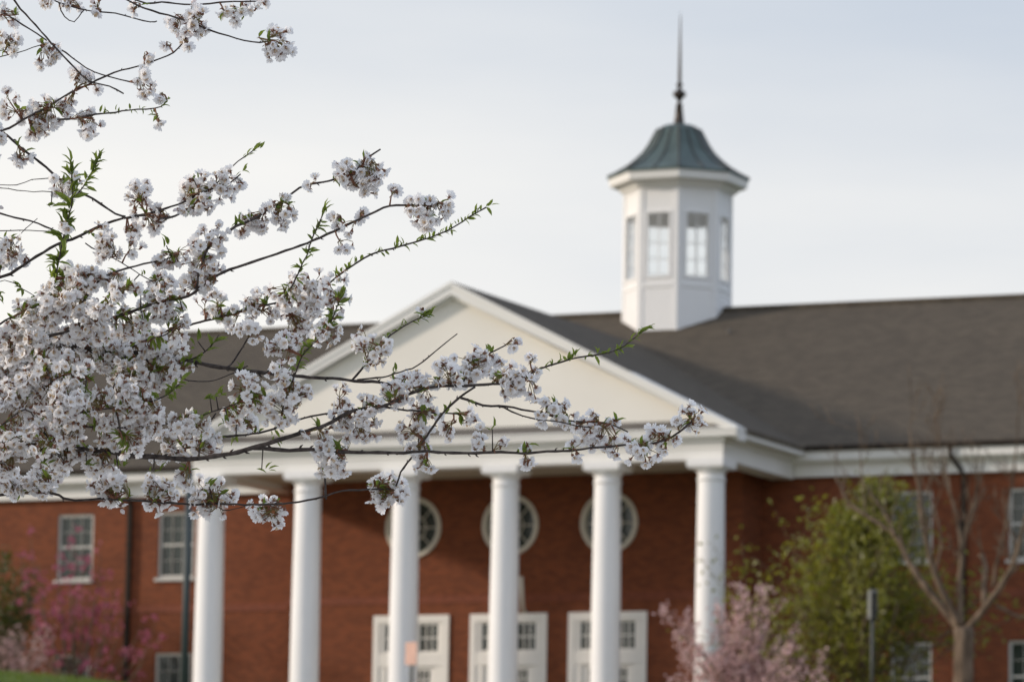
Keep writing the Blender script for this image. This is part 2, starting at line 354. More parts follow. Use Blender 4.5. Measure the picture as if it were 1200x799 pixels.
holes_r = [(x, x+WIN_W, z-WIN_H, z) for x in winX if x > 0 for z in (6.49, 2.71)]
wall_with_holes(w, WX0, BX0, YW, YW+0.14, -1.6, 7.1, holes_l)
wall_with_holes(w, BX1, WX1, YW, YW+0.14, -1.6, 7.1, holes_r)
w.box(WX0, WX0+0.3, YW+0.005, 24.2, -1.6, 7.1); w.box(WX1-0.3, WX1, YW+0.005, 24.2, -1.6, 7.1); w.box(WX0+0.31, WX1-0.31, 24.0, 24.2, -1.6, 7.1)
for x in (WX0+0.02, WX1-0.32):          # brick gable ends
    w.add([(x, YW+0.01, 7.1), (x, 24.2, 7.1), (x, YR, ZR-0.3), (x+0.3, YW+0.01, 7.1), (x+0.3, 24.2, 7.1), (x+0.3, YR, ZR-0.3)], [(0, 1, 2), (3, 5, 4), (0, 2, 5, 3), (2, 1, 4, 5)])
w.build('wall', BRICK, B)
# portico wall with doorways and bull's-eye windows
DW, DH = 2.15, 3.48; RR = 0.79; ZO = 5.75
pw = MB()
dx = [S*(1.5+i) for i in range(3)]
wall_with_holes(pw, BX0, BX1, YP, YP+0.16, -0.2, 4.9, [(x-DW/2, x+DW/2, 0.0, DH) for x in dx])
def ring_wall(m, cx, cz, hx, z0, z1, y0, y1, r, n=40):
    """square panel with a round hole"""
    inn = []; out = []
    for i in range(n):
        a = 2*math.pi*(i+0.5)/n; c, s = math.cos(a), math.sin(a)
        inn.append((cx+r*c, cz+r*s)); k = 1/max(abs(c)/hx, abs(s)/((z1-z0)/2)); out.append((cx+k*c, (z0+z1)/2+k*s))
    # snap outer points nearest the corners
    for sx_ in (-1, 1):
        for sz_ in (-1, 1):
            q = min(range(n), key=lambda i: (out[i][0]-cx-sx_*hx)**2+(out[i][1]-(z0+z1)/2-sz_*(z1-z0)/2)**2); out[q] = (cx+sx_*hx, (z0+z1)/2+sz_*(z1-z0)/2)
    v = [(x, y0, z) for x, z in inn]+[(x, y0, z) for x, z in out]+[(x, y1, z) for x, z in inn]
    f = []
    for i in range(n):
        j = (i+1) % n; f.append((i, n+i, n+j, j)); f.append((i, j, 2*n+j, 2*n+i))
    m.add(v, f)
zc0, zc1 = 4.9, 6.6
for x in dx: ring_wall(pw, x, ZO, 1.2, zc0, zc1, YP, YP+0.16, RR-0.06)
segs = [BX0]+sum([[x-1.2, x+1.2] for x in dx], [])+[BX1]
for i in range(0, len(segs), 2): pw.add([(segs[i], YP, zc0), (segs[i+1], YP, zc0), (segs[i+1], YP, zc1), (segs[i], YP, zc1)], [(0, 1, 2, 3)])
pw.add([(BX0, YP, zc1), (BX1, YP, zc1), (BX1, YP, 7.05), (BX0, YP, 7.05)], [(0, 1, 2, 3)])
for x, s in ((BX0, 1), (BX1, -1)): pw.add([(x, YP, -0.2), (x, YW, -0.2), (x, YW, 7.05), (x, YP, 7.05)], [(0, 1, 2, 3)])
pw.build('portico_wall', BRICK, B)
bc = MB()
bc.box(BX0-0.02, BX1+0.02, YP-0.02, YP+0.05, 3.78, 3.98)
bc.box(WX0, BX0-0.03, YW-0.02, YW+0.05, 3.78, 3.98); bc.box(BX1+0.03, WX1, YW-0.02, YW+0.05, 3.78, 3.98)
bc.build('belt_course', BELT, B)

def make_window():
    f = MB(); t = 0.075; W_, H = WIN_W, WIN_H
    y0, y1 = 0.05, 0.12
    f.box(0, t, y0, y1, 0, H); f.box(W_-t, W_, y0, y1, 0, H); f.box(t, W_-t, y0, y1, 0, t); f.box(t, W_-t, y0, y1, H-t, H)
    f.box(t, W_-t, y0+0.01, y1-0.01, H/2-0.03, H/2+0.03)                   # meeting rail
    iw = W_-2*t
    for k in (1, 2): f.box(t+iw*k/3-0.0055, t+iw*k/3+0.0055, y0+0.02, y1-0.013, t, H/2-0.03); f.box(t+iw*k/3-0.0055, t+iw*k/3+0.0055, y0+0.02, y1-0.013, H/2+0.03, H-t)
    for z in (H*0.27, H*0.73): f.box(t, W_-t, y0+0.024, y1-0.016, z-0.0055, z+0.0055)
    o = f.build('window', WINF, B)
    MB().add([(t*.5, .105, t*.5), (W_-t*.5, .105, t*.5), (W_-t*.5, .105, H-t*.5), (t*.5, .105, H-t*.5)], [(0, 1, 2, 3)]).build('pane', PANE, o)
    MB().box(-0.06, W_+0.06, -0.07, 0.045, -0.085, -0.004).build('sill', WINF, o)
    return o
w0 = make_window(); first = True
for x in winX:
    for z in (6.49, 2.71):
        o = w0 if first else copy_tree(w0, B); first = False
        o.location = (x, YW, z-WIN_H)

def make_round():
    f = MB(); n = 48
    def ringv(r0, r1, ya, yb):
        v = []; F = []
        for i in range(n):
            a = 2*math.pi*i/n; c, s = math.cos(a), math.sin(a)
            v += [(r0*c, ya, r0*s), (r1*c, ya, r1*s), (r1*c, yb, r1*s), (r0*c, yb, r0*s)]
        for i in range(n):
            j = (i+1) % n
            for q in range(4): F.append((4*i+q, 4*i+(q+1) % 4, 4*j+(q+1) % 4, 4*j+q))
        f.add(v, F)
    ringv(RR-0.11, RR, -0.05, 0.05); ringv(RR-0.13, RR-0.05, 0.051, 0.13); ringv(0.30, 0.325, 0.065, 0.10)
    for k in range(8):
        a = math.pi*k/4+math.pi/8*0; Mx = np.array([[math.cos(a), 0, -math.sin(a)], [0, 1, 0], [math.sin(a), 0, math.cos(a)]])
        f.box(0.33, RR-0.12, 0.068, 0.098, -0.012, 0.012, 0, (Mx, np.zeros(3)))
    f.box(-0.3, 0.3, 0.07, 0.096, -0.012, 0.012); f.box(-0.012, 0.012, 0.071, 0.095, 0.012, 0.3); f.box(-0.012, 0.012, 0.071, 0.095, -0.3, -0.012)
    o = f.build('round_window', FRAMEW, B)
    v = [(0, 0.09, 0)]+[((RR-0.09)*math.cos(2*math.pi*i/n), 0.09, (RR-0.09)*math.sin(2*math.pi*i/n)) for i in range(n)]
    MB().add(v, [(0, i+1, (i+1) % n+1) for i in range(n)]).build('pane', PANE, o); return o
r0 = make_round()
for i, x in enumerate(dx):
    o = r0 if i == 0 else copy_tree(r0, B); o.location = (x, YP, ZO)

def make_door():
    f = MB(); hw = DW/2
    y0, y1 = -0.05, 0.14
    f.box(-hw, -hw+0.16, y0, y1, 0, DH); f.box(hw-0.16, hw, y0, y1, 0, DH); f.box(-hw+0.16, hw-0.16, y0, y1, DH-0.2, DH)
    f.box(-hw+0.16, hw-0.16, y0+0.01, y1, 2.16, 2.5)                            # transom bar
    f.box(-hw+0.16, -hw+0.36, y0+0.03, y1, 0, 2.16); f.box(hw-0.36, hw-0.16, y0+0.03, y1, 0, 2.16)
    f.box(-hw+0.16, -hw+0.28, y0+0.03, y1, 2.5, DH-0.2); f.box(hw-0.28, hw-0.16, y0+0.03, y1, 2.5, DH-0.2)
    f.box(-0.2, 0.2, y0+0.02, y1, 2.5, DH-0.2)
    o = f.build('doorway', DOORW, B)
    def grid(name, xa, xb, za, zb, nx, nz, y):
        g = MB(); t = 0.05
        g.box(xa, xa+t, y, y+.05, za, zb); g.box(xb-t, xb, y, y+.05, za, zb); g.box(xa+t, xb-t, y, y+.05, za, za+t); g.box(xa+t, xb-t, y, y+.05, zb-t, zb)
        for k in range(1, nx): c = xa+t+(xb-xa-2*t)*k/nx; g.box(c-.014, c+.014, y+.01, y+.04, za+t, zb-t)
        for k in range(1, nz): c = za+t+(zb-za-2*t)*k/nz; g.box(xa+t, xb-t, y+.013, y+.037, c-.014, c+.014)
        q = g.build(name, DOORW, o)
        p = MB(); p.add([(xa+.02, y+.03, za+.02), (xb-.02, y+.03, za+.02), (xb-.02, y+.03, zb-.02), (xa+.02, y+.03, zb-.02)], [(0, 1, 2, 3)]).build('pane', PANE, o)
        return q
    for sx_ in (-1, 1):
        a, b = sorted((sx_*0.2, sx_*(hw-0.28))); grid('transom_light', a, b, 2.5, DH-0.2, 3, 2, 0.0)
        a, b = sorted((sx_*0.012, sx_*(hw-0.36)))
        d = MB(); d.box(a, b, 0.02, 0.07, 0.02, 1.0); d.box(a, a+0.13, 0.02, 0.07, 1.0, 2.15); d.box(b-0.13, b, 0.02, 0.07, 1.0, 2.15); d.box(a+.13, b-.13, 0.02, 0.07, 2.11, 2.155)
        d.box(a+0.12, b-0.12, 0.012, 0.02, 0.2, 0.85); q = d.build('door', DOORW, o)
        grid('door_light', a+0.13, b-0.13, 1.0, 2.11, 3, 4, 0.025)
    return o
d0 = make_door()
for i, x in enumerate(dx):
    o = d0 if i == 0 else copy_tree(d0, B); o.location = (x, YP, 0)

# porch floor
pf = MB(); pf.box(-0.9, 14.65, -0.95, YP-0.002, -0.9, -0.002); pf.box(-0.5, 14.2, -1.6, -0.951, -0.9, -0.17); pf.box(-0.5, 14.2, -2.0, -1.601, -0.9, -0.34)
pf.build('porch_floor', CONC, B)
# columns
def make_column():
    m = MB(); prof = [(0.47, 0.16), (0.49, 0.19), (0.49, 0.25), (0.46, 0.29), (0.40, 0.31), (0.385, 0.36)]
    H = 6.70
    for k in range(13):
        t = k/12; prof.append((0.372-0.042*t**1.7, 0.40+(H-0.40-0.40)*t))
    prof += [(0.328, H-0.36), (0.352, H-0.35), (0.356, H-0.325), (0.35, H-0.30), (0.328, H-0.29), (0.328, H-0.17), (0.345, H-0.155), (0.385, H-0.10), (0.40, H-0.06)]
    m.lathe(prof, 36)
    o = m.build('column', COLWHITE, B)
    MB().box(-.5, .5, -.5, .5, 0, 0.16).build('plinth', COLWHITE, o)
    MB().box(-.48, .48, -.46, .46, H-0.02, H+0.148).box(-.445, .445, -.43, .43, H-0.06, H-0.021).build('abacus', COLWHITE, o)
    return o
c0 = make_column()
for i in range(6):
    o = c0 if i == 0 else copy_tree(c0, B); o.location = (S*i, 0, 0)
# entablature
en = MB(); ZB = 6.85
en.box(-0.42, 14.17, -0.30, 0.30, ZB, 7.395)
en.box(-0.45, 14.20, -0.33, 0.20, 7.12, 7.15); en.box(-0.48, 14.23, -0.37, 0.2, 7.27, 7.396)
for a, b in ((-0.42, 0.18), (13.57, 14.17)): en.box(a, b, 0.301, 4.56, ZB, 7.394)
en.box(14.171, 14.225, 0.201, 4.50, 7.27, 7.393); en.box(-0.475, -0.421, 0.201, 4.50, 7.27, 7.393)
en.box(XE0, XE1, YF, 0.1, 7.398, 7.59)                            # corona of the front
en.box(XE0-0.03, XE1+0.03, YF-0.035, 0.05, 7.53, 7.588)
for a, b in ((14.0, XE1-0.02), (XE0+0.02, -0.25)): en.box(a, b, 0.101, YM+0.02, 7.397, 7.54)
# wing frieze and cornice
for a, b in ((WX0-0.05, -0.425), (14.175, WX1+0.05)):
    en.box(a, b, YW-0.16, YW+0.12, 6.90, 7.30)
    en.box(a, b, YW-0.22, YW+0.1, 7.20, 7.302); en.box(a, b, YM+0.03, YW+0.1, 7.303, 7.54)
    en.box(a, b, YM+0.10, YW+0.1, 7.25, 7.304)
en.build('entablature', WHITE, B)
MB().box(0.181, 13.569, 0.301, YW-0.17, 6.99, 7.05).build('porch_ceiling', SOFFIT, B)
gt = MB()
for a, b in ((XE1-0.05, XE1+0.012), (XE0-0.012, XE0+0.05)): gt.box(a, b, YF+0.05, YM-0.03, 7.545, 7.60)
for a, b in ((WX0-0.05, XE0-0.016), (XE1+0.016, WX1+0.05)): gt.box(a, b, YM-0.09, YM+0.06, 7.545, 7.64)
gt.build('gutter', GUTTER, B)
# pediment
py = MB(); hz = lambda x: ZG-0.05-M_*abs(x-AX)
py.add([(XE0+0.3, -0.28, 7.58), (XE1-0.3, -0.28, 7.58), (AX, -0.28, ZG-0.15)], [(0, 1, 2)]); py.build('tympanum', STUCCO, B)
rk = MB()
def rake(m, ya, yb, top, bot, sgn):
    xe = XE1+0.022 if sgn > 0 else XE0-0.022
    v = [(xe, ya, ZE-top), (AX, ya, ZG-top), (AX, ya, ZG-bot), (xe, ya, max(ZE-bot, 7.4)), (xe, yb, ZE-top), (AX, yb, ZG-top), (AX, yb, ZG-bot), (xe, yb, max(ZE-bot, 7.4))]
    m.add(v, [(0, 1, 2, 3), (4, 7, 6, 5), (0, 4, 5, 1), (3, 2, 6, 7), (0, 3, 7, 4)])
for s_ in (-1, 1):
    rake(rk, YF-0.012, 0.0, -0.02, 0.09, s_); rake(rk, YF+0.02, 0.02, 0.092, 0.30, s_); rake(rk, YF+0.13, 0.03, 0.302, 0.37, s_)
rk.build('raking_cornice', WHITE, B)
sk = MB(); sk.add([(XE0+0.3, YF+0.01, 7.592), (XE1-0.3, YF+0.01, 7.592), (XE1-0.7, -0.285, 7.82), (XE0+0.7, -0.285, 7.82)], [(0, 1, 2, 3)])
sk.build('cornice_flashing', LEAD, B)
# roofs
rf = MB(); TH = 0.10
def slab(m, pts, mi=0):
    n = len(pts); v = list(pts)+[(x, y, z-TH) for x, y, z in pts]
    m.add(v, [tuple(range(n)), tuple(range(2*n-1, n-1, -1))]+[(i, n+i, n+(i+1) % n, (i+1) % n) for i in range(n)], mi)
# two arms of the front slope, left out where the gable roof covers it
slab(rf, [(XE1, YM, ZE+0.02), (WX1+0.4, YM, ZE+0.02), (WX1+0.4, YR, ZR+0.02), (AX, YR, ZR+0.02), (AX, YV, ZG+0.02)])
slab(rf, [(WX0-0.4, YM, ZE+0.02), (XE0, YM, ZE+0.02), (AX, YV, ZG+0.02), (AX, YR, ZR+0.02), (WX0-0.4, YR, ZR+0.02)])
slab(rf, [(WX0-0.4, YR, ZR+0.02), (WX1+0.4, YR, ZR+0.02), (WX1+0.4, 24.7, ZE+0.02), (WX0-0.4, 24.7, ZE+0.02)])
ro = rf.build('roof', SHINGLE, B)
rc = MB(); rc.box(WX0-0.4, AX-1.45, YR-0.14, YR+0.14, ZR-0.02, ZR+0.075); rc.box(AX+1.45, WX1+0.4, YR-0.14, YR+0.14, ZR-0.02, ZR+0.075); rc.build('ridge_cap', SHINGLE, ro)
pv = MB(); pv.lathe([(0.05, 0), (0.05, 0.2)], 10, (9.2, 12.6)); o = pv.build('vent_pipe', LEAD, ro); o.location = (0, 0, ZE+M_*(12.6-YM)-0.05)
gf = MB()
slab(gf, [(XE1+0.02, YF+0.02, ZE+0.015), (XE1+0.02, YM, ZE+0.015), (AX, YV, ZG+0.03), (AX, YF+0.02, ZG+0.03)])
slab(gf, [(XE0-0.02, YM, ZE+0.015), (XE0-0.02, YF+0.02, ZE+0.015), (AX, YF+0.02, ZG+0.03), (AX, YV, ZG+0.03)])
gf.build('gable_roof', SHINGLE_G, B)
# downspouts
for x in (-4.92, 18.66):
    d = MB(); d.box(x-0.058, x+0.058, YW-0.12, YW-0.02, -0.6, 6.75)
    d.tube([(x, YW-0.08, 6.70), (x, YW-0.10, 6.9), (x-0.22, YM+0.0, 7.30), (x-0.22, YM-0.03, 7.56)], 0.058, 8)
    for z in (0.8, 3.2, 5.6): d.box(x-0.085, x+0.085, YW-0.13, YW-0.01, z, z+0.05)
    d.build('downspout', GUTTER, B)
# slanted pole on the portico wall
fp = MB(); fp.tube([(7.33, YP+0.02, 3.50), (7.36, YP-0.25, 3.6), (7.47, YP-0.62, 4.36)], [0.05, 0.05, 0.055], 8)
fp.build('wall_pole', FRAMEW, B)
# ---- cupola
CX, CY, CR = AX, 14.5, 1.512
oct_ = lambda r, z, a0=22.5: [(CX+r*math.cos(math.radians(a0+45*k)), CY+r*math.sin(math.radians(a0+45*k)), z) for k in range(8)]
cu = MB(); zb, zt = 11.0, 16.30; side = 2*CR*math.sin(math.pi/8); ap = CR*math.cos(math.pi/8)
wz0, wz1, ww = 13.58, 15.38, 0.68
mats8 = []
for k in range(8):
    a = math.radians(45*k-90); n = np.array([math.cos(a), math.sin(a), 0]); tx = np.array([-math.sin(a), math.cos(a), 0])
    R3 = np.stack([tx, -n, np.array([0, 0, 1.0])], 1); T3 = np.array([CX, CY, 0])+n*ap; mats8.append((R3, T3))
    h = side/2-0.001
    cu.box(-h, h, 0, 0.07, zb, wz0, 0, (R3, T3)); cu.box(-h, h, 0, 0.07, wz1, zt, 0, (R3, T3))
    cu.box(-h, -ww/2, 0, 0.07, wz0, wz1, 0, (R3, T3)); cu.box(ww/2, h, 0, 0.07, wz0, wz1, 0, (R3, T3))
    for s_ in (-1, 1):
        a_, b_ = sorted((s_*(h-0.13), s_*(h+0.006))); cu.box(a_, b_, -0.025, -0.001, zb, zt-0.004, 0, (R3, T3))
    cu.box(-h+0.131, h-0.131, -0.03, -0.001, wz0-0.30, wz0-0.17, 0, (R3, T3)); cu.box(-h+0.131, h-0.131, -0.03, -0.001, zt-0.28, zt-0.005, 0, (R3, T3))
    z = zb
    while z < wz0-0.32:                                         # clapboards
        v = np.array([(-h+.131, -0.002, z+.12), (h-.131, -0.002, z+.12), (h-.131, -0.016, z), (-h+.131, -0.016, z), (-h+.131, -0.001, z), (h-.131, -0.001, z)]) @ R3.T+T3
        cu.add(v, [(3, 2, 1, 0), (4, 5, 2, 3)]); z += 0.12
cu.add(oct_(CR-0.05, 13.0), [tuple(range(8))]); cu.add(oct_(CR-0.02, zt-0.02), [tuple(range(7, -1, -1))])
cp = cu.build('cupola', SIDING, B)
for k in range(8):
    R3, T3 = mats8[k]; f = MB(); h = ww/2; t = 0.06; H0, H1 = wz0, wz1
    f.box(-h-.05, -h+t*.3, -.03, .055, H0-.05, H1+.05, 0, (R3, T3)); f.box(h-t*.3, h+.05, -.03, .055, H0-.05, H1+.05, 0, (R3, T3))
    f.box(-h+t*.3, h-t*.3, -.03, .055, H0-.05, H0+t*.3, 0, (R3, T3)); f.box(-h+t*.3, h-t*.3, -.03, .055, H1-t*.3, H1+.05, 0, (R3, T3))
    f.box(-.009, .009, .01, .04, H0+.02, H1-.02, 0, (R3, T3))
    for q in range(1, 4): z = H0+(H1-H0)*q/4; f.box(-h+.02, h-.02, .014, .036, z-.007, z+.007, 0, (R3, T3))
    f.add(np.array([(-h, .026, H0), (h, .026, H0), (h, .026, H1), (-h, .026, H1)]) @ R3.T+T3, [(0, 1, 2, 3)], 1)
    f.build('cupola_window', [SIDING, CLEAR], cp)
cc = MB()
a8 = math.radians(22.5)
cc.lathe([(1.5, 16.06), (1.62, 16.10), (1.70, 16.24), (1.90, 16.26), (1.93, 16.30), (1.96, 16.505), (1.60, 16.50)], 8, (CX, CY), 0, False, a8, False)
cc.add(oct_(1.62, 16.05), [tuple(range(7, -1, -1))]) if False else None
cc.build('cupola_cornice', WHITE, cp)
cr = MB(); prof = [(2.0, 16.50), (2.0, 16.56), (1.72, 16.70), (1.42, 16.88), (1.18, 17.08), (1.0, 17.26), (0.86, 17.46), (0.74, 17.68), (0.65, 17.86), (0.585, 17.95), (0.45, 18.03), (0.2, 18.08), (0.0, 18.09)]
cr.lathe(prof, 8, (CX, CY), 0, False, a8, False)
for k in range(16):
    a = a8+math.pi/8*k; q = math.cos(math.pi/8) if k % 2 else 1.0
    cr.tube([(CX+(r*q+0.004)*math.cos(a), CY+(r*q+0.004)*math.sin(a), z+0.006) for r, z in prof[1:10]], 0.022 if k % 2 else 0.028, 5, 1)
cr.build('cupola_roof', [COPPER, SEAM], cp)
fi = MB(); fi.lathe([(0.0, 18.02), (0.20, 18.04), (0.15, 18.12), (0.125, 18.3), (0.09, 18.62), (0.11, 18.64), (0.05, 18.70), (0.045, 18.735), (0.10, 18.82), (0.185, 18.91), (0.195, 18.95), (0.16, 19.01), (0.06, 19.09), (0.05, 19.15), (0.10, 19.19), (0.10, 19.23), (0.05, 19.27), (0.052, 19.40), (0.036, 20.2), (0.016, 21.1), (0.0, 21.34)], 16, (CX, CY))
fi.build('finial', BRONZE, cp)

# ------------------------------------------------------------------ posts and signs
def post_base(px, u):
    t = (px-600)/FPX*u; x = CAM[0]+u*UH[0]+t*_r[0]; y = CAM[1]+u*UH[1]+t*_r[1]; return x, y, float(ground_ut(u, t))
def z_at(px, py, u):
    d = u/ (FW @ UH)                      # close enough: depth along the view axis for a point at horizontal distance u
    for _ in range(6):
        P = unproj(px, py, d); d *= u/((P-CAM) @ UH)
    return P
# tall post on the left
P = z_at(222, 553, 96.0); gz = float(ground(P[0], P[1]))
o = empty('metal_post', (P[0], P[1], gz)); tag(o, 'tall grey metal post rising in front of the leftmost column', 'post')
h = P[2]-gz; MB().lathe([(0.075, 0), (0.072, h*.5), (0.066, h-0.04)], 14).build('shaft', METAL, o)
MB().lathe([(0.085, h-0.04), (0.088, h-0.01), (0.05, h+0.04), (0, h+0.05)], 14).build('cap', METAL, o)
MB().lathe([(0.15, -0.1), (0.15, 0.03), (0.11, 0.05), (0.10, 0.22), (0.08, 0.24)], 14).build('base', METAL, o)
# pink sign in front of the third column
P = z_at(482.5, 752, 100.0); gz = float(ground(P[0], P[1])); h = P[2]-gz
o = empty('parking_sign', (P[0], P[1], gz)); tag(o, 'small faded pink sign on a dark post before the third column from the left', 'sign'); o.rotation_euler.z = YAW+math.radians(-38)
m = MB(); m.box(-0.03, 0.03, -0.012, 0.03, -0.2, h-0.02); m.build('post', POSTDARK, o)
m = MB(); m.box(-0.15, 0.15, -0.022, -0.014, h-0.47, h); m.build('sign_panel', SIGNPINK, o)
# edge-on sign at the right
P = z_at(1022.5, 691, 98.0); gz = float(ground(P[0], P[1])); h = P[2]-gz
o = empty('street_sign', (P[0], P[1], gz)); tag(o, 'narrow grey sign seen edge-on atop a thin dark post beside the green tree', 'sign'); o.rotation_euler.z = YAW+math.radians(5)
MB().lathe([(0.032, -0.2), (0.032, h+0.02)], 10).build('post', POSTDARK, o)
m = MB(); m.box(-0.062, -0.052, -0.22, 0.22, h-0.58, h); m.box(0.052, 0.062, -0.22, 0.22, h-0.58, h); m.build('sign_panel', SIGNEDGE, o)
m = MB()
for z in (h-0.5, h-0.12): m.box(-0.051, 0.051, -0.05, 0.05, z, z+0.05)
m.build('bracket', POSTDARK, o)

# ------------------------------------------------------------------ background trees
def leaf_cloud(m, C, size, mi=0, flat=0.0, outward=None, aspect=0.5):
    """one kinked leaf (two triangles each side) per centre"""
    n = len(C); d = RNG.normal(size=(n, 3))
    if outward is not None: d = d+outward*1.0
    d[:, 2] -= flat; d /= np.linalg.norm(d, axis=1)[:, None]
    s = np.cross(d, RNG.normal(size=(n, 3))); s /= np.linalg.norm(s, axis=1)[:, None]+1e-9; nrm = np.cross(d, s)
    L = (size*RNG.uniform(0.6, 1.3, n))[:, None]; Wd = L*aspect
    V = np.stack([C-d*L*.5, C+s*Wd*.5+nrm*Wd*.15, C+d*L*.5, C-s*Wd*.5+nrm*Wd*.15], 1)
    tri = np.array([[0, 1, 2], [0, 2, 3]])[None]+4*np.arange(n)[:, None, None]
    m.tris(V.reshape(-1, 3), tri.reshape(-1, 3), mi)
def grow(m, P0, d0, length, r0, depth, tips, spread=0.6, up=0.15, nseg=5, wob=0.12, mi=0, kids=(2, 4), lens=(0.55, 0.8), rmin=0.004):
    P = [np.array(P0, float)]; d = np.array(d0, float)/np.linalg.norm(d0)
    for i in range(nseg):
        d = d+RNG.normal(0, wob, 3)+np.array([0, 0, up*0.3]); d /= np.linalg.norm(d); P.append(P[-1]+d*length/nseg)
    R = np.linspace(r0, max(rmin, r0*0.5), nseg+1); m.tube(P, R, 6 if r0 > 0.03 else 4, mi)
    tips.append((P, depth))
    if depth > 0:
        for _ in range(random.randint(*kids)):
            i = random.randint(max(1, nseg//3), nseg); nd = d+RNG.normal(0, spread, 3)+np.array([0, 0, up])
            grow(m, P[i], nd, length*random.uniform(*lens), max(rmin, R[i]*0.62), depth-1, tips, spread, up, max(3, nseg-1), wob, mi, kids, lens, rmin)
    return P

def px_at(px, py, Y):
    """world point on the ray through a photo pixel at the plane y = Y"""
    d = FW+(px-600)/FPX*RT-(py-399.5)/FPX*UP; return CAM+d*(Y-CAM[1])/d[1]

# green tree right of the portico
def green_tree():
    b = px_at(1008, 850, -2.0); b[2] = float(ground(b[0], b[1]))
    root = empty('green_tree', b); tag(root, 'loose yellow-green broadleaf tree tapering to a tip beside the portico corner', 'tree')
    top = px_at(1030, 546, -2.0); tr = MB(); tips = []
    H = top[2]-b[2]
    P = spline([np.zeros(3), (0.05, 0, H*.3), (0.2, 0.05, H*.6), top-b+np.array([0, 0, -0.3])], 0.5); tr.tube(P, np.linspace(0.13, 0.02, len(P)), 8)
    for i in range(120):
        f = 0.12+0.85*RNG.uniform(0, 1)**1.25; k = int(f*(len(P)-1)); a = RNG.uniform(0, 2*math.pi); L = 3.9*(1-f)**1.0*RNG.uniform(0.35, 1.1)+0.15
        grow(tr, P[k], (math.cos(a), math.sin(a), 0.38), L, 0.03, 1, tips, 0.5, 0.3, 5, 0.15)
    tr.build('trunk', BARK, root)
    C = []
    for pts, dp in tips:
        pts = np.array(pts)
        for q in pts[1:]:
            n = RNG.integers(2, 12); C.append(q+RNG.normal(0, 0.21, (n, 3)))
    C = np.concatenate(C); m = MB(); leaf_cloud(m, C, 0.16, 0, 0.3, aspect=0.5); m.build('crown', GLEAF, root)
green_tree()

def pink_tree(name, label, base_px, Y, tippx, petal, n_per, size, spread=0.25):
    b = px_at(base_px, 860, Y); b[2] = float(ground(b[0], b[1])); root = empty(name, b); tag(root, label, 'flowering tree' if 'tree' in name else 'shrub')
    tr = MB(); m = MB(); C = []
    for tx, ty in tippx:
        e = px_at(tx, ty, Y+RNG.uniform(-1.0, 1.0))-b
        mid = e*np.array([0.35, 0.35, 0.45])+RNG.normal(0, 0.12, 3); P = spline([np.zeros(3), mid, e*np.array([.75, .75, .75])+RNG.normal(0, .08, 3), e], 0.2)
        tr.tube(P, np.linspace(0.045, 0.008, len(P)), 5)
        for k in range(len(P)//4, len(P)):
            C.append(P[k]+RNG.normal(0, spread*(0.45+0.55*(1-k/len(P)))*0.6, (n_per, 3)))
            if RNG.random() < 0.5:
                d = RNG.normal(0, 1, 3); d[2] = abs(d[2])+0.6; d /= np.linalg.norm(d); q = P[k]+d*RNG.uniform(.25, .6)
                tr.tube([P[k], (P[k]+q)/2+RNG.normal(0, .03, 3), q], [0.012, 0.009, 0.005], 4)
                for f in (0.4, 0.7, 1.0): C.append(P[k]*(1-f)+q*f+RNG.normal(0, spread*.28, (n_per//2, 3)))
    tr.build('trunk', BARK, root); C = np.concatenate(C); leaf_cloud(m, C, size, 0, 0.0, aspect=0.8); m.build('crown', petal, root)
tp = [(780, 712), (792, 745), (800, 770), (812, 735), (822, 762), (835, 740), (842, 712), (862, 688), (875, 702), (890, 690), (852, 735), (868, 740), (885, 742), (900, 735), (912, 750), (925, 762), (942, 772), (958, 785), (905, 780), (880, 775), (845, 780), (815, 795), (788, 795), (930, 795), (965, 798), (898, 715), (830, 775), (860, 790)]
pink_tree('flowering_tree', 'dusty pink blossoming tree in front of the rightmost portico column', 862, -6.0, tp, PINKP, 13, 0.09)
tp = [(10, 742), (28, 752), (45, 745), (58, 738), (35, 768), (15, 775), (-10, 740), (-20, 765), (55, 775), (0, 760), (-35, 750)]
pink_tree('flowering_shrub', 'pale pink blossoming shrub low at the left behind the grass bank', 15, 0.0, tp, PALEP, 12, 0.085)

def magnolia():
    Y = 1.5; b = px_at(84, 850, Y); b[2] = float(ground(b[0], b[1])); root = empty('magnolia_tree', b)
    tag(root, 'sparse deep pink magnolia tree with bare stems before the left wing windows', 'flowering tree')
    tr = MB(); m = MB(); C = []
    tips = [(88, 618), (72, 650), (100, 640), (108, 655), (82, 665), (66, 668), (95, 670), (70, 688), (84, 640), (36, 632), (24, 650), (45, 660), (118, 648), (120, 672), (108, 700), (125, 695), (135, 690), (112, 705), (140, 735), (145, 755), (148, 770), (168, 727), (172, 760), (190, 742), (100, 755), (80, 742), (75, 700), (60, 715), (30, 670), (55, 725), (120, 780), (105, 765), (150, 700), (130, 715), (165, 775), (50, 690), (40, 715), (185, 720), (95, 775), (70, 760), (115, 735), (88, 700)]
    for tx, ty in tips:
        e = px_at(tx, ty, Y+RNG.uniform(-0.9, 0.9))-b
        P = spline([np.zeros(3), e*np.array([.25, .25, .35])+RNG.normal(0, .06, 3), e*np.array([.75, .75, .7])+RNG.normal(0, .08, 3), e], 0.2)
        tr.tube(P, np.linspace(0.035, 0.007, len(P)), 5)
        n = 3 if ty > 690 else 6
        for k in range(n):
            q = P[len(P)-1-2*k] if len(P) > 2*k+1 else P[-1]; c = q+RNG.normal(0, 0.10, 3)
            for _ in range(random.randint(6, 10)): C.append(c+RNG.normal(0, 0.055, 3))
    tr.build('trunk', BARK, root); leaf_cloud(m, np.array(C), 0.13, 0, -0.3, aspect=0.55); m.build('crown', MAGP, root)
magnolia()

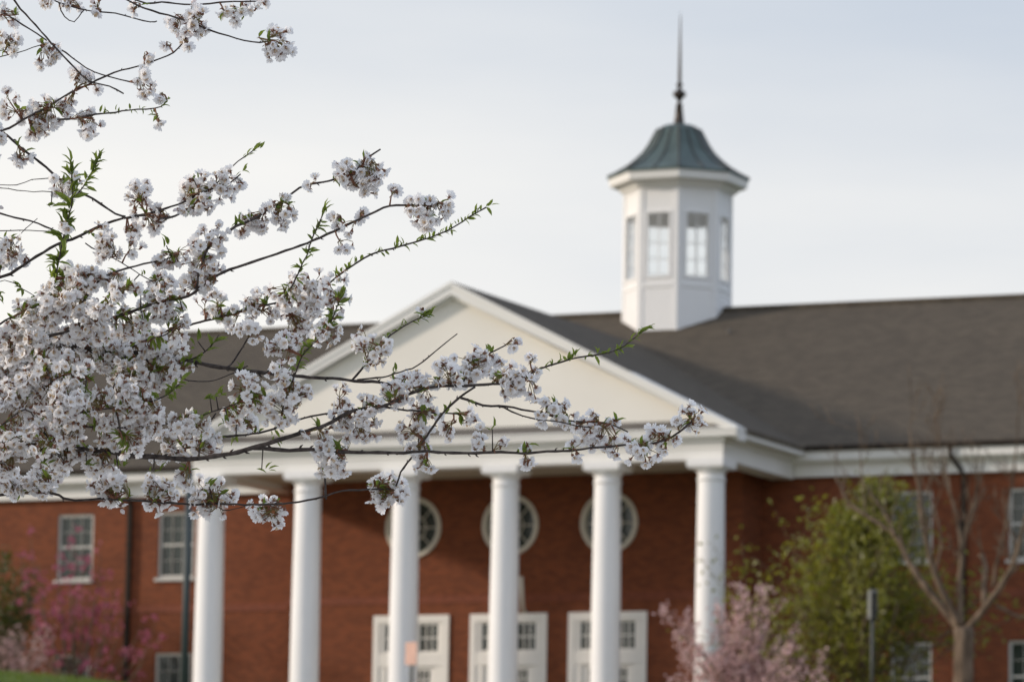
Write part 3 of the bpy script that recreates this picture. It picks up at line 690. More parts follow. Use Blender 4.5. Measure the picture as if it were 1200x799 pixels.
def shrub(name, label, px, Y, pts, leaf, n, size):
    b = px_at(px, 850, Y); b[2] = float(ground(b[0], b[1])); root = empty(name, b); tag(root, label, 'shrub'); tr = MB(); C = []
    for tx, ty in pts:
        e = px_at(tx, ty, Y+RNG.uniform(-.8, .8))-b; P = spline([np.zeros(3), e*np.array([.4, .4, .5])+RNG.normal(0, .1, 3), e], 0.25); tr.tube(P, np.linspace(.03, .006, len(P)), 5)
        for k in range(len(P)//3, len(P)): C.append(P[k]+RNG.normal(0, 0.17, (n, 3)))
    tr.build('trunk', BARK, root); m = MB(); leaf_cloud(m, np.concatenate(C), size, 0, 0.2); m.build('crown', leaf, root)
shrub('evergreen_shrub', 'dark green shrub at the far left behind the pink magnolia', -8, 3.2, [(5, 650), (20, 665), (35, 690), (40, 705), (15, 690), (-10, 660), (-25, 680), (30, 725), (10, 720), (-15, 710), (35, 672), (0, 700), (25, 700)], DLEAF, 17, 0.17)

def bare_tree():
    Y = -7.0; b = px_at(1130, 850, Y); b[2] = float(ground(b[0], b[1])); root = empty('bare_tree', b)
    tag(root, 'leafless forked tree standing before the right wing downspout', 'tree'); px_m = 51.0
    tr = MB(); cr = MB(); tips = []
    q = lambda x, y: (x/2.506+860, y/2.506+480)
    def limb(pts, r0, r1, m, dd=0.0, twigs=6, tl=0.9):
        off = RNG.uniform(-0.5, 0.5)+dd; n = len(pts)
        P = [px_at(*q(x, y), Y+off*(i/(n-1)))-b for i, (x, y) in enumerate(pts)]
        P = spline(P, 0.18); P[1:-1] += RNG.normal(0, 0.008, (len(P)-2, 3)); R = np.linspace(r0*1.12, r1*1.5, len(P)); m.tube(P, R, 8)
        for _ in range(twigs):
            k = random.randint(len(P)//3, len(P)-1); t = P[min(k+1, len(P)-1)]-P[max(0, k-1)]; t /= np.linalg.norm(t)
            grow(cr, P[k], t+RNG.normal(0, .55, 3)+np.array([0, 0, .35]), tl*RNG.uniform(.5, 1.2), max(.008, R[k]*.4), 2, tips, 0.45, 0.3, 5, 0.1, 0, (1, 3), (.55, .85), 0.0075)
    limb([(672, 1000), (672, 900), (673, 799), (676, 720), (675, 640)], 0.19, 0.15, tr, 0, 0)
    limb([(672, 655), (640, 615), (600, 565), (555, 510), (515, 445), (475, 370), (440, 345), (390, 310), (340, 275), (300, 200)], 0.085, 0.018, cr, .6)
    limb([(475, 370), (440, 300), (400, 245), (375, 190)], 0.035, 0.012, cr, .6, 4)
    limb([(668, 640), (625, 560), (590, 480), (570, 400), (555, 330), (545, 250), (530, 150), (515, 60)], 0.075, 0.012, cr, -.5, 8)
    limb([(670, 640), (664, 560), (668, 440), (680, 370), (700, 300), (720, 215), (735, 140)], 0.075, 0.012, cr, .2, 8)
    limb([(668, 420), (660, 330), (640, 260), (615, 190), (600, 110)], 0.04, 0.01, cr, .3, 6)
    limb([(680, 650), (715, 610), (745, 570), (790, 510), (825, 440), (850, 350), (870, 270)], 0.08, 0.025, cr, -.4, 7)
    limb([(735, 580), (735, 520), (737, 440), (722, 428)], 0.06, 0.03, tr, .1, 1)
    limb([(770, 575), (820, 600), (860, 608), (920, 590), (980, 570)], 0.035, 0.012, cr, .3, 4)
    limb([(760, 520), (775, 440), (800, 330), (815, 220), (830, 100), (832, 20)], 0.035, 0.008, cr, .5, 6)
    limb([(590, 480), (610, 380), (590, 300), (570, 230)], 0.03, 0.01, cr, -.3, 4)
    limb([(850, 350), (880, 250), (870, 120), (850, -40)], 0.028, 0.006, cr, -.2, 4, .6)
    limb([(390, 310), (375, 200), (372, 100), (360, 0)], 0.018, 0.006, cr, .7, 3)
    limb([(640, 260), (620, 150), (598, 50), (590, -40)], 0.02, 0.006, cr, .2, 4)
    tr.build('trunk', BARK, root); cr.build('crown', BARK, root)
bare_tree()

# ------------------------------------------------------------------ the cherry tree in front
D0 = FOCUS; PXM = FPX/D0
TB = CAM + UH*11.0 - _r*2.75; TB[2] = float(ground(TB[0], TB[1]))
CH = empty('cherry_tree', TB); tag(CH, 'white blossoming cherry tree with young green leaves in the left foreground', 'flowering tree')
trunk = MB(); TT = TB+np.array([0.05, 0.0, 1.75])
Pt = spline([TB+np.array([0, 0, -0.2]), TB+np.array([0.02, 0, 0.5]), TB+np.array([-0.04, 0.03, 1.1]), TT], 0.12)
trunk.tube(Pt, 0.17-0.05*np.linspace(0, 1, len(Pt))**0.7+0.08*np.exp(-np.linspace(0, 1, len(Pt))*9), 14)
world_child(trunk.build('trunk', TWIG), CH)

SAMPLES = []      # (pixel x, y, depth, point, radius, branch object, tangent)
def add_branch(P, R, name='branch'):
    m = MB(); m.tube(P, R, 7)
    # buds and leaf scars, little knobs along the wood
    for i in range(2, len(P)-1):
        if RNG.random() < 0.34 and R[i] < 0.012:
            a = RNG.normal(size=3); t = P[i]-P[i-1]; t /= np.linalg.norm(t)+1e-9; a -= t*(a @ t); a /= np.linalg.norm(a)
            L = R[i]*RNG.uniform(1.2, 2.2); m.tube([P[i]+a*R[i]*.5, P[i]+a*(R[i]+L*.4)+t*L*.4, P[i]+a*(R[i]+L*.8)+t*L], [R[i]*.6, R[i]*.5, R[i]*.12], 5)
    o = world_child(m.build(name, TWIG), CH)
    T = np.gradient(P, axis=0)
    for p, t, r in zip(P, T, R):
        x, y, z = proj(p); SAMPLES.append((x, y, z, p, r, o, t/(np.linalg.norm(t)+1e-9)))
    return o
# off-frame limbs that carry the branches
LIMB = {}
for key, (ex, ey, dd) in {'top': (-150, -150, -0.1), 'high': (-170, 120, 0.1), 'mid': (-170, 300, -0.12), 'low': (-160, 430, 0.0), 'base': (-160, 560, 0.12)}.items():
    e = unproj(ex, ey, D0+dd); mid1 = TT*0.6+e*0.4+np.array([0, 0, 0.10]); P = spline([TT-np.array([0, 0, .12]), TT*.8+e*.2+np.array([0, 0, .12]), mid1, e*.75+TT*.25+np.array([0, 0, .06]), e], 0.06)
    P[1:-1] += RNG.normal(0, .006, (len(P)-2, 3)); R = np.linspace(0.058, 0.014, len(P)); add_branch(P, R, 'limb'); LIMB[key] = e

def trace(pts, r0, r1, dz=None, limb=None, start=True):
    """a branch that follows pixels of the photograph at the tree's own distance"""
    pts = [np.array(p, float) for p in pts]; dz = RNG.uniform(-0.22, 0.22) if dz is None else dz
    seg = np.concatenate([[0], np.cumsum([np.linalg.norm(pts[i+1]-pts[i]) for i in range(len(pts)-1)])]); f = seg/max(seg[-1], 1)
    if limb:
        P = [unproj(*p, D0+dz) for p in pts]; e = LIMB[limb]; P = [e, e*.5+P[0]*.5+np.array([0, 0, .02])]+P
    else:
        if SAMPLES:
            s = min(SAMPLES, key=lambda q: (q[0]-pts[0][0])**2+(q[1]-pts[0][1])**2); d = s[2] if math.hypot(s[0]-pts[0][0], s[1]-pts[0][1]) < 16 else D0+dz
        else: d = D0+dz
        P = [unproj(*p, d+(D0+dz-d)*min(1, ff*1.3)) for p, ff in zip(pts, f)]
    P = spline(P, 0.016); n = len(P)
    w = RNG.normal(0, 1, (n, 3)); w = (w+np.roll(w, 1, 0)+np.roll(w, -1, 0))/3; P[1:-1] += w[1:-1]*0.0019
    add_branch(P, (r0*PX+(r1-r0)*PX*np.linspace(0, 1, n)**0.8)*(1+RNG.uniform(-.13, .16, n)))
PX = 0.5/PXM     # pixel diameter -> metre radius
B_ = [
 ([(-60,400),(0,390),(40,393),(84,404),(115,409),(149,412),(182,416),(230,424),(257,431),(304,436),(355,441),(415,446),(451,449),(478,453)], 9, 3.2, 0.05, 'low'),
 ([(-60,560),(0,520),(60,524),(118,528),(160,534),(200,537),(233,537),(270,532),(297,525),(341,511),(383,497),(415,481),(447,476),(479,462),(506,453),(548,452),(584,449),(600,444)], 9.5, 3.0, -0.05, 'base'),
 ([(297,525),(338,527),(363,526),(415,530),(483,530),(557,530),(621,530),(667,528),(713,523),(759,520),(786,513),(805,499),(814,490)], 5.0, 2.2, 0.02, None),
 ([(-60,330),(0,326),(20,315),(51,295),(84,280),(111,268),(142,256),(169,253),(196,255),(220,245),(236,231)], 5.5, 2.2, 0.1, 'mid'),
 ([(149,256),(182,248),(209,238),(243,224),(270,214),(282,204)], 3.2, 1.8, 0.12, None),
 ([(-60,395),(20,400),(90,385),(140,370),(165,361),(189,353),(220,346),(243,329),(270,314),(304,304),(334,294),(368,282),(401,267),(428,255),(449,243),(464,240),(490,240),(512,238)], 4.8, 2.4, -0.12, 'low'),
 ([(229,339),(236,310),(244,292),(260,275),(287,261),(311,248),(331,236),(351,221),(372,214),(384,211),(410,205),(424,192),(432,184),(446,175)], 3.8, 2.0, -0.05, None),
 ([(-50,440),(60,420),(180,392),(240,376),(280,366),(321,356),(360,342),(384,332),(405,316),(435,299),(469,290),(496,282),(523,270),(550,256),(570,243)], 4.8, 1.8, 0.18, 'low'),
 ([(-60,600),(0,580),(61,578),(74,583),(108,585),(155,586),(216,591),(257,590),(287,591),(323,591),(369,584),(401,575),(438,573),(462,573)], 4.4, 2.0, 0.15, 'base'),
 ([(-60,165),(0,153),(27,141),(67,118),(105,98),(135,86),(176,73),(203,61),(214,51)], 3.6, 1.8, 0.08, 'high'),
 ([(-30,150),(0,154),(24,172),(54,196),(81,219),(108,233),(135,250),(147,254)], 3.4, 2.6, -0.1, 'high'),
 ([(-20,-60),(17,0),(30,17),(54,44),(71,64),(86,79),(105,96),(128,101),(145,110)], 3.2, 1.8, -0.15, 'top'),
 ([(-40,-10),(0,14),(34,33),(61,52),(101,79),(128,90),(152,96)], 3.0, 1.6, 0.05, 'high'),
 ([(60,-60),(149,0),(179,13.5),(216,23.6),(257,39),(287,48),(304,50),(318,48)], 3.4, 1.8, -0.08, 'top'),
 ([(100,-50),(159,0),(189,3),(216,6),(257,3),(311,3)], 3.6, 1.8, 0.1, 'top'),
 ([(-20,-30),(30,-12),(69,3),(101,12),(135,17),(176,26),(184,25)], 2.8, 1.5, 0.14, 'top'),
 ([(69,3),(76,19),(86,26),(96,15),(101,11)], 1.8, 1.2, 0.14, None),
 ([(67,140),(90,138),(111,135),(135,133),(162,129),(189,125),(196,117)], 2.6, 1.4, 0.0, None),
 ([(-40,75),(0,67),(30,60),(48,53)], 1.8, 1.2, 0.0, 'high'),
 ([(-30,217),(0,216),(20,217),(37,211),(57,209)], 1.7, 1.0, -0.12, 'mid'),
 ([(-30,219),(0,221),(30,224),(61,225)], 1.5, 1.0, -0.16, 'mid'),
 ([(-40,240),(0,251),(34,259),(61,268),(81,277)], 3.0, 2.0, -0.08, 'mid'),
 ([(-40,262),(0,270),(34,268),(68,272)], 1.6, 1.2, 0.0, 'mid'),
 ([(-40,285),(0,280),(15,281),(30,268),(44,256)], 1.5, 0.9, 0.05, 'mid'),
 ([(66,398),(58,384),(62,352),(69,302),(78,261),(83,234),(84,198)], 2.6, 1.6, -0.2, None),
 ([(83,233),(96,222),(108,201),(113,190),(116,180)], 1.8, 1.2, -0.15, None),
 ([(100,285),(128,300),(150,313),(170,325),(187,333)], 1.7, 1.0, 0.0, None),
 ([(92,385),(98,355),(115,330),(142,316),(169,309),(193,304),(209,297)], 3.4, 1.8, -0.08, None),
 ([(250,219),(270,197),(287,184),(300,174)], 2.0, 1.2, 0.15, None),
 ([(-40,345),(5,328),(25,338),(44,349)], 1.6, 1.0, 0.05, 'mid'),
 ([(-30,385),(14,371),(41,359),(70,350)], 3.0, 2.2, -0.15, 'mid'),
 ([(327,499),(334,470),(344,445),(354,418),(378,393),(391,370),(398,352)], 2.3, 1.5, -0.2, None),
 ([(330,352),(344,332),(361,295),(371,268),(379,250)], 2.2, 1.4, -0.15, None),
 ([(412,446),(428,428),(451,400),(474,382),(497,371)], 2.8, 1.6, 0.15, None),
 ([(419,445),(455,440),(483,432),(502,419),(520,404),(536,391)], 2.4, 1.3, -0.1, None),
 ([(451,476),(493,483),(538,485)], 2.8, 1.8, 0.12, None),
 ([(537,452),(548,442),(561,423),(580,412),(600,399)], 2.4, 1.5, 0.08, None),
 ([(597,446),(616,440),(635,432),(667,421),(694,416),(722,410),(745,394),(757,386)], 2.6, 1.5, -0.02, None),
 ([(463,572),(470,553),(482,535),(497,515),(520,483),(543,462),(557,453)], 2.2, 2.8, -0.06, None),
 ([(540,466),(566,474),(594,476),(630,483),(662,492),(704,494),(736,506)], 3.0, 1.6, 0.03, None),
 ([(572,475),(590,478),(612,487),(649,494),(694,501)], 2.2, 1.4, -0.03, None),
 ([(90,485),(128,478),(152,476),(182,468),(199,460),(210,450)], 2.6, 1.5, -0.18, None),
 ([(60,498),(111,500),(166,500),(189,498),(230,488),(264,478),(281,471)], 2.8, 1.5, -0.1, None),
 ([(118,527),(155,536),(193,534),(236,519),(277,510),(304,507),(331,498),(365,488),(400,483)], 3.8, 2.2, 0.1, None),
 ([(168,415),(182,432),(216,424),(240,412),(257,392)], 2.4, 1.4, 0.0, None),
 ([(262,432),(270,428),(284,407),(297,385)], 2.6, 1.6, 0.1, None),
 ([(205,420),(212,442),(243,446),(277,436)], 1.8, 1.2, 0.1, None),
 ([(233,535),(236,512),(245,495),(253,484)], 2.2, 1.6, 0.0, None),
 ([(382,585),(380,570),(381,556)], 2.8, 2.4, 0.15, None),
 ([(250,590),(262,598),(275,596),(290,592)], 1.5, 1.0, 0.15, None),
 ([(150,412),(138,440),(130,465),(138,490),(145,520)], 3.2, 2.2, -0.18, None),
 ([(-50,470),(10,470),(50,455),(75,440),(110,445)], 3.4, 1.8, -0.2, 'base'),
 ([(30,395),(52,420),(60,450),(80,470)], 2.6, 1.6, -0.24, None),
 ([(-50,530),(0,500),(30,480),(48,500),(75,540)], 3.0, 1.8, -0.22, 'base'),
 ([(84,403),(78,385),(110,372),(130,350)], 2.2, 1.5, -0.2, None),
 ([(150,410),(168,400),(195,392),(207,380)], 2.4, 1.5, -0.1, None),
]
for b in B_: trace(*b)
FRAME_S = [s for s in SAMPLES if -60 < s[0] < 900]

# ---- flowers
def flower_template(cup):
    V = []; T = []; MI = []
    for k in range(5):
        a = 2*math.pi*k/5; c, s = math.cos(a), math.sin(a); L, Wd = 0.0150, 0.0122
        pts = [(0.10, 0, .0), (0.5, 0, .0), (0.86, 0, .06), (0.12, -.10, .02), (0.48, -.42, .07), (0.82, -.50, .12), (1.02, -.24, .10), (0.12, .10, .02), (0.48, .42, .07), (0.82, .50, .12), (1.02, .24, .10)]; ca, sa = math.cos(cup*(1+.12*math.sin(k*2.4))), math.sin(cup*(1+.12*math.sin(k*2.4)))
        b = len(V)
        for u, v, w in pts:
            x, y, z = u*L*ca-w*L*sa, v*Wd, u*L*sa+w*L*ca; V.append((x*c-y*s, x*s+y*c, z))
        for o_, flip in ((3, 0), (7, 1)):
            for q, mi in (((0, 1, o_), 1), ((o_, 1, o_+1), 0), ((o_+1, 1, o_+2), 0), ((1, 2, o_+2), 0), ((o_+2, 2, o_+3), 0)):
                T.append([b+i for i in (q if not flip else q[::-1])]); MI.append(mi)
    b = len(V)                                                     # calyx cone
    for r, z in ((0.0024, 0.001), (0.0017, -0.006)):
        for j in range(5): a = 2*math.pi*j/5; V.append((r*math.cos(a), r*math.sin(a), z))
    V.append((0, 0, -0.009))
    for j in range(5):
        q = (j+1) % 5; T += [[b+j, b+5+j, b+q], [b+q, b+5+j, b+5+q], [b+5+j, b+10, b+5+q]]; MI += [2, 2, 2]
    for j in range(5):                                             # sepals
        a = 2*math.pi*(j+.5)/5; c, s = math.cos(a), math.sin(a); b = len(V)
        V += [(0.002*c-0.0015*s, 0.002*s+0.0015*c, -0.001), (0.002*c+0.0015*s, 0.002*s-0.0015*c, -0.001), (0.0078*c, 0.0078*s, -0.0005)]; T.append([b, b+1, b+2]); MI.append(2)
    for j in range(6):                                             # stamens
        a = 2*math.pi*j/6+.3; c, s = math.cos(a), math.sin(a); b = len(V); r = 0.0028 if j % 2 else 0.0044
        V += [(0.0006*c-.0004*s, 0.0006*s+.0004*c, 0), (0.0006*c+.0004*s, .0006*s-.0004*c, 0), (r*c+.0009*s, r*s-.0009*c, 0.0085), (r*c-.0009*s, r*s+.0009*c, 0.0088)]
        T += [[b, b+1, b+2], [b, b+2, b+3]]; MI += [4, 4]
    return np.array(V), np.array(T), np.array(MI)
FTS = [flower_template(math.radians(a)) for a in (8, 20, 34, 50)]
def bud_template():
    V = []; T = []; MI = []
    prof = [(0.0012, -.006), (0.0020, -.002), (0.0042, .002), (0.0046, .006), (0.0024, .0105), (0, .012)]; n = 6
    for i in range(n):
        a = 2*math.pi*i/n
        for r, z in prof: V.append((r*math.cos(a), r*math.sin(a), z))
    k = len(prof)
    for i in range(n):
        j = (i+1) % n
        for q in range(k-1): T += [[i*k+q, j*k+q, j*k+q+1], [i*k+q, j*k+q+1, i*k+q+1]]; MI += [2 if q < 2 else 1]*2
    return np.array(V), np.array(T), np.array(MI)
BV, BT, BM = bud_template()
def frames(N):
    a = RNG.normal(size=N.shape); X = np.cross(N, a); X /= np.linalg.norm(X, axis=1)[:, None]+1e-12; Y = np.cross(N, X); return np.stack([X, Y, N], 2)
VIEW = -FW
def put_flowers(m, C, N, sc, tmpl):
    """C centres, N facing, sc scale"""
    TV, TT_, TM = tmpl; Fm = frames(N); n = len(C)
    V = np.einsum('nij,kj->nki', Fm, TV)*sc[:, None, None]
    V += RNG.normal(0, 0.0007, V.shape)
    V += C[:, None, :]; k = len(TV)
    m.tris(V.reshape(-1, 3), (TT_[None]+k*np.arange(n)[:, None, None]).reshape(-1, 3), np.tile(TM, n), True)
def put_stalks(m, A, Bp, r=0.0009):
    n = len(A); d = Bp-A; mid = (A+Bp)/2+np.array([0, 0, 0.003])+RNG.normal(0, .0018, A.shape); t = d/(np.linalg.norm(d, axis=1)[:, None]+1e-9); F = frames(t)
    V = []
    for c in (A, mid, Bp):
        for j in range(3): a = 2*math.pi*j/3; V.append(c+r*(math.cos(a)*F[:, :, 0]+math.sin(a)*F[:, :, 1]))
    V = np.stack(V, 1); tri = []
    for s in (0, 3):
        for j in range(3): q = (j+1) % 3; tri += [[s+j, s+q, s+3+q], [s+j, s+3+q, s+3+j]]
    m.tris(V.reshape(-1, 3), (np.array(tri)[None]+9*np.arange(n)[:, None, None]).reshape(-1, 3), 3)
LEAFV = np.array([(0, 0, 0), (.3, .15, .10), (.3, 0, .0), (.3, -.15, .10), (.66, .14, .10), (.66, 0, .02), (.66, -.14, .10), (1.0, 0, -.04)])
LEAFT = np.array([(0, 2, 1), (0, 3, 2), (1, 2, 5), (1, 5, 4), (2, 3, 6), (2, 6, 5), (4, 5, 7), (5, 6, 7)])
def put_leaves(m, A, D, L, mi):
    n = len(A); D = D/(np.linalg.norm(D, axis=1)[:, None]+1e-9); up = np.array([0, 0, 1.0])+RNG.normal(0, .5, (n, 3)); Y = np.cross(up, D); Y /= np.linalg.norm(Y, axis=1)[:, None]+1e-9; Z = np.cross(D, Y)
    F = np.stack([D, Y, Z], 2); LV = LEAFV.copy(); V = np.einsum('nij,kj->nki', F, LV)*L[:, None, None]+A[:, None, :]
    V[:, :, :] += (-0.12*L[:, None]*(LV[:, 0]**2)[None, :])[..., None]*Z[:, None, :]
    m.tris(V.reshape(-1, 3), (LEAFT[None]+8*np.arange(n)[:, None, None]).reshape(-1, 3), mi, False)

def nearest(x, y):
    return min(FRAME_S, key=lambda q: (q[0]-x)**2+(q[1]-y)**2+400*(q[4] > 0.007))
FMATS = [PETAL, PETALB, CALYX, PEDICEL, ANTHER, LEAF]
def cluster_mesh(m, x, y, rx, ry, dens=1.0, depth=None, anchor=None, leaves=None):
    s = anchor or nearest(x, y); d = s[2] if depth is None else depth
    c = unproj(x, y, d); ax, ay = rx/PXM, ry/PXM; az = 0.5*(ax+ay)*0.8
    nu = max(1, int(round(dens*2.7*rx*ry/56.0/4.5)))               # umbels of three to six flowers
    near = [q for q in FRAME_S if q[5] is s[5] and (q[0]-x)**2/(rx*.8)**2+(q[1]-y)**2/(ry*.9)**2 < 1]
    spurs = []; tips_ = []; own = []
    for k in range(nu):
        b0 = random.choice(near)[3] if near else s[3]*.4+c*.6
        sp = b0*.7+(c+RNG.normal(0, .35, 3)*np.array([ax, ax, ay]))*.3
        dU = RNG.normal(size=3); dU /= np.linalg.norm(dU)
        if dU @ VIEW > .5 and RNG.random() < .5: dU = RNG.normal(size=3); dU /= np.linalg.norm(dU)
        spurs.append(sp)
        for _ in range(random.randint(3, 6)):
            d_ = dU+RNG.normal(0, .42, 3)+np.array([0, 0, -.18]); d_ /= np.linalg.norm(d_)
            e_ = 1/math.sqrt(((d_ @ RT)/ax)**2+((d_ @ UP)/ay)**2+((d_ @ FW)/az)**2)
            goal = c+d_*e_*RNG.uniform(.5, 1.02); v_ = goal-sp; l_ = np.linalg.norm(v_); v_ *= min(l_, RNG.uniform(.03, .055))/(l_+1e-9)
            tips_.append(sp+v_); own.append(k)
    spurs = np.array(spurs); tip = np.array(tips_); A = spurs[own]; dv = tip-A; n = len(tip)
    N = dv/(np.linalg.norm(dv, axis=1)[:, None]+1e-9)*0.9+RNG.normal(0, .46, (n, 3))+np.array([0, 0, -.15]); N /= np.linalg.norm(N, axis=1)[:, None]
    bud = RNG.random(n) < 0.06; sc = RNG.uniform(.82, 1.12, n)
    kind = RNG.choice(4, n, p=[.2, .3, .3, .2])
    for q in range(4):
        w_ = (~bud) & (kind == q)
        if w_.any(): put_flowers(m, tip[w_], N[w_], sc[w_], FTS[q])
    if bud.any(): put_flowers(m, tip[bud], N[bud], sc[bud], (BV, BT, BM))
    put_stalks(m, A, tip-N*0.008)
    for p in spurs:                                                # brown bud scales and bits of young leaf
        a = RNG.normal(size=(3, 3)); a /= np.linalg.norm(a, axis=1)[:, None]; put_leaves(m, np.repeat(p[None], 3, 0), a, RNG.uniform(.006, .010, 3), 2)
        if RNG.random() < 0.35:
            kk = RNG.integers(1, 4); a = RNG.normal(size=(kk, 3))+np.array([0, 0, .6]); put_leaves(m, np.repeat(p[None], kk, 0), a, RNG.uniform(.018, .032, kk), 5)
        q = s[3]; 
        if np.linalg.norm(q-p) < .12 and np.linalg.norm(q-p) > .004: m.tube([q, (p+q)/2+RNG.normal(0, .002, 3), p], [.0022, .0018, .0016], 5, 2)
    return s[5]

CL = [  # x, y, rx, ry, density
 (322,49,28,24,1),(222,22,30,24,1),(165,12,12,14,.7),(284,18,20,15,.8),(262,17,10,8,.6),(306,6,12,10,.7),(48,3,14,10,1),(85,3,22,10,1),(117,6,14,12,1),
 (53,63,20,18,1.2),(12,18,18,14,1.1),(10,49,18,18,1.1),(218,44,15,14,.7),(197,52,7,7,.6),(168,64,14,12,.6),(169,96,15,20,1),(98,98,22,20,.8),(84,112,18,16,.7),
 (57,135,32,22,1.2),(98,146,26,18,1.2),(40,150,24,14,1),(18,128,20,15,.9),(8,112,10,9,.7),(5,160,14,12,.9),(24,177,16,14,.8),(183,140,9,8,.5),(189,110,8,6,.5),
 (80,212,22,22,1),(70,262,14,12,.8),(12,295,22,18,1),(0,310,18,16,1),(28,300,10,9,.7),(165,230,20,22,1),(187,255,30,18,1.1),(227,222,28,24,1.1),(256,218,26,24,1.1),(232,240,30,14,.9),(275,212,12,14,.8),
 (132,285,28,24,1),(150,275,16,14,.8),(112,272,16,12,.7),(155,290,12,16,.7),(205,292,24,22,.9),(243,282,22,24,1.1),(236,309,30,22,1.1),(222,330,22,16,.9),(252,330,18,16,.9),(192,308,14,14,.7),
 (300,252,22,20,1),(332,248,22,20,1),(290,270,14,12,.8),(345,244,12,14,.8),(330,226,10,9,.5),(369,217,10,12,.5),
 (408,207,24,20,1.2),(436,203,24,22,1.2),(420,222,20,12,1.1),(426,188,7,14,.5),(458,222,12,12,.9),(490,246,22,20,1.2),(516,244,18,20,1.1),(500,258,20,12,1),
 (398,252,12,16,.8),(412,262,12,14,.8),(401,288,14,10,.8),(422,248,8,10,.5),
 (335,342,24,24,1),(364,330,26,22,1),(392,345,20,20,1.1),(368,355,28,20,1),(345,380,30,24,1.1),(378,385,22,22,1),(330,405,26,20,1),(310,372,18,18,.9),(290,395,20,18,.9),(320,430,18,14,.8),(270,372,22,18,.9),(255,355,20,14,.8),(300,352,22,14,.8),(400,325,12,9,.7),
 (240,360,18,16,.8),(205,378,22,20,1),(180,362,24,18,1),
 (438,409,25,23,1.1),(426,398,12,12,.8),(500,369,10,9,.4),(352,470,20,22,.9),(330,480,24,20,.9),(335,455,22,20,1),(300,462,24,22,1),(275,482,22,18,1),(290,492,26,14,1),(285,455,16,18,.8),
 (394,537,34,31,1.2),(459,573,29,30,1.25),(245,578,31,33,1.25),(314,600,28,28,.9),(187,571,31,33,1.25),(132,566,34,34,1.25),
 (497,455,24,20,.9),(520,437,28,22,1),(556,432,30,24,1.1),(594,446,28,24,1.15),(618,450,18,24,1),(575,418,26,14,.9),(598,402,12,12,.7),(621,422,5,8,.4),
 (500,487,26,20,1),(460,462,24,16,.9),(437,484,30,20,1),(410,490,24,18,.9),(470,448,24,14,.8),(401,465,14,18,.7),(420,505,24,14,.8),(380,508,24,16,.8),
 (490,520,22,24,1.1),(500,545,18,16,1.1),(480,505,20,14,.9),(530,500,16,16,.8),(545,490,14,14,.8),(570,520,15,22,.7),(585,524,12,14,.6),(614,541,20,16,.6),(618,519,10,9,.7),
 (640,484,18,16,.9),(662,488,16,18,.9),(650,470,18,9,.7),(690,498,20,16,.9),(712,508,20,20,.9),(704,488,14,12,.7),(676,528,18,18,.7),(719,530,14,14,.7),(700,520,12,14,.6),(753,530,22,20,1),(764,512,20,16,1),(786,522,16,16,.9),(740,520,12,14,.8),(809,491,17,18,1.1),(795,500,8,8,.6),(725,490,10,9,.6),
]
fill = [  # dense masses at the left: centre, half size, how many
 (45,420,62,48,12),(110,430,66,40,10),(40,490,62,50,12),(120,490,66,46,11),(25,540,45,30,7),(75,536,60,24,6),(175,455,34,42,7),(195,500,34,26,5),(125,345,55,30,8),(60,330,34,26,3),(165,400,40,22,5),(5,385,28,34,4),(230,520,26,16,2),(185,330,24,22,3),(210,545,16,14,1),(70,370,46,20,4),(130,385,44,20,4)]
for cx, cy, hx, hy, n in fill:
    for _ in range(n):
        a = RNG.uniform(0, 2*math.pi); r = math.sqrt(RNG.uniform(0, 1)); CL.append((cx+hx*r*math.cos(a), cy+hy*r*math.sin(a), RNG.uniform(18, 27), RNG.uniform(17, 25), RNG.uniform(.75, 1.05)))
for cx, cy, hx, hy, n in [(60,440,75,60,14),(90,505,80,30,5),(150,440,60,50,7)]:
    for _ in range(n):
        a = RNG.uniform(0, 2*math.pi); r = math.sqrt(RNG.uniform(0, 1)); CL.append((cx+hx*r*math.cos(a), cy+hy*r*math.sin(a), RNG.uniform(14, 30), RNG.uniform(14, 26), RNG.uniform(.6, 1.05)))
for _ in range(26): CL.append((RNG.uniform(-70, -15), RNG.uniform(-20, 600), RNG.uniform(18, 28), RNG.uniform(17, 25), 1.0))
def shown(c): return c[2]*c[3] if -10 < c[0] < 1210 and -5 < c[1] < 805 else c[2]*c[3]*.2
CL.sort(key=shown, reverse=True)
rest = MB()
for i, c in enumerate(CL):
    s = nearest(c[0], c[1]); dd = s[2]+RNG.normal(0, 0.015)
    if i < 100:
        m = MB(); cluster_mesh(m, *c, depth=dd, anchor=s); o = m.build('blossom_cluster', FMATS); o.parent = s[5]
    else: cluster_mesh(rest, *c, depth=dd, anchor=s)

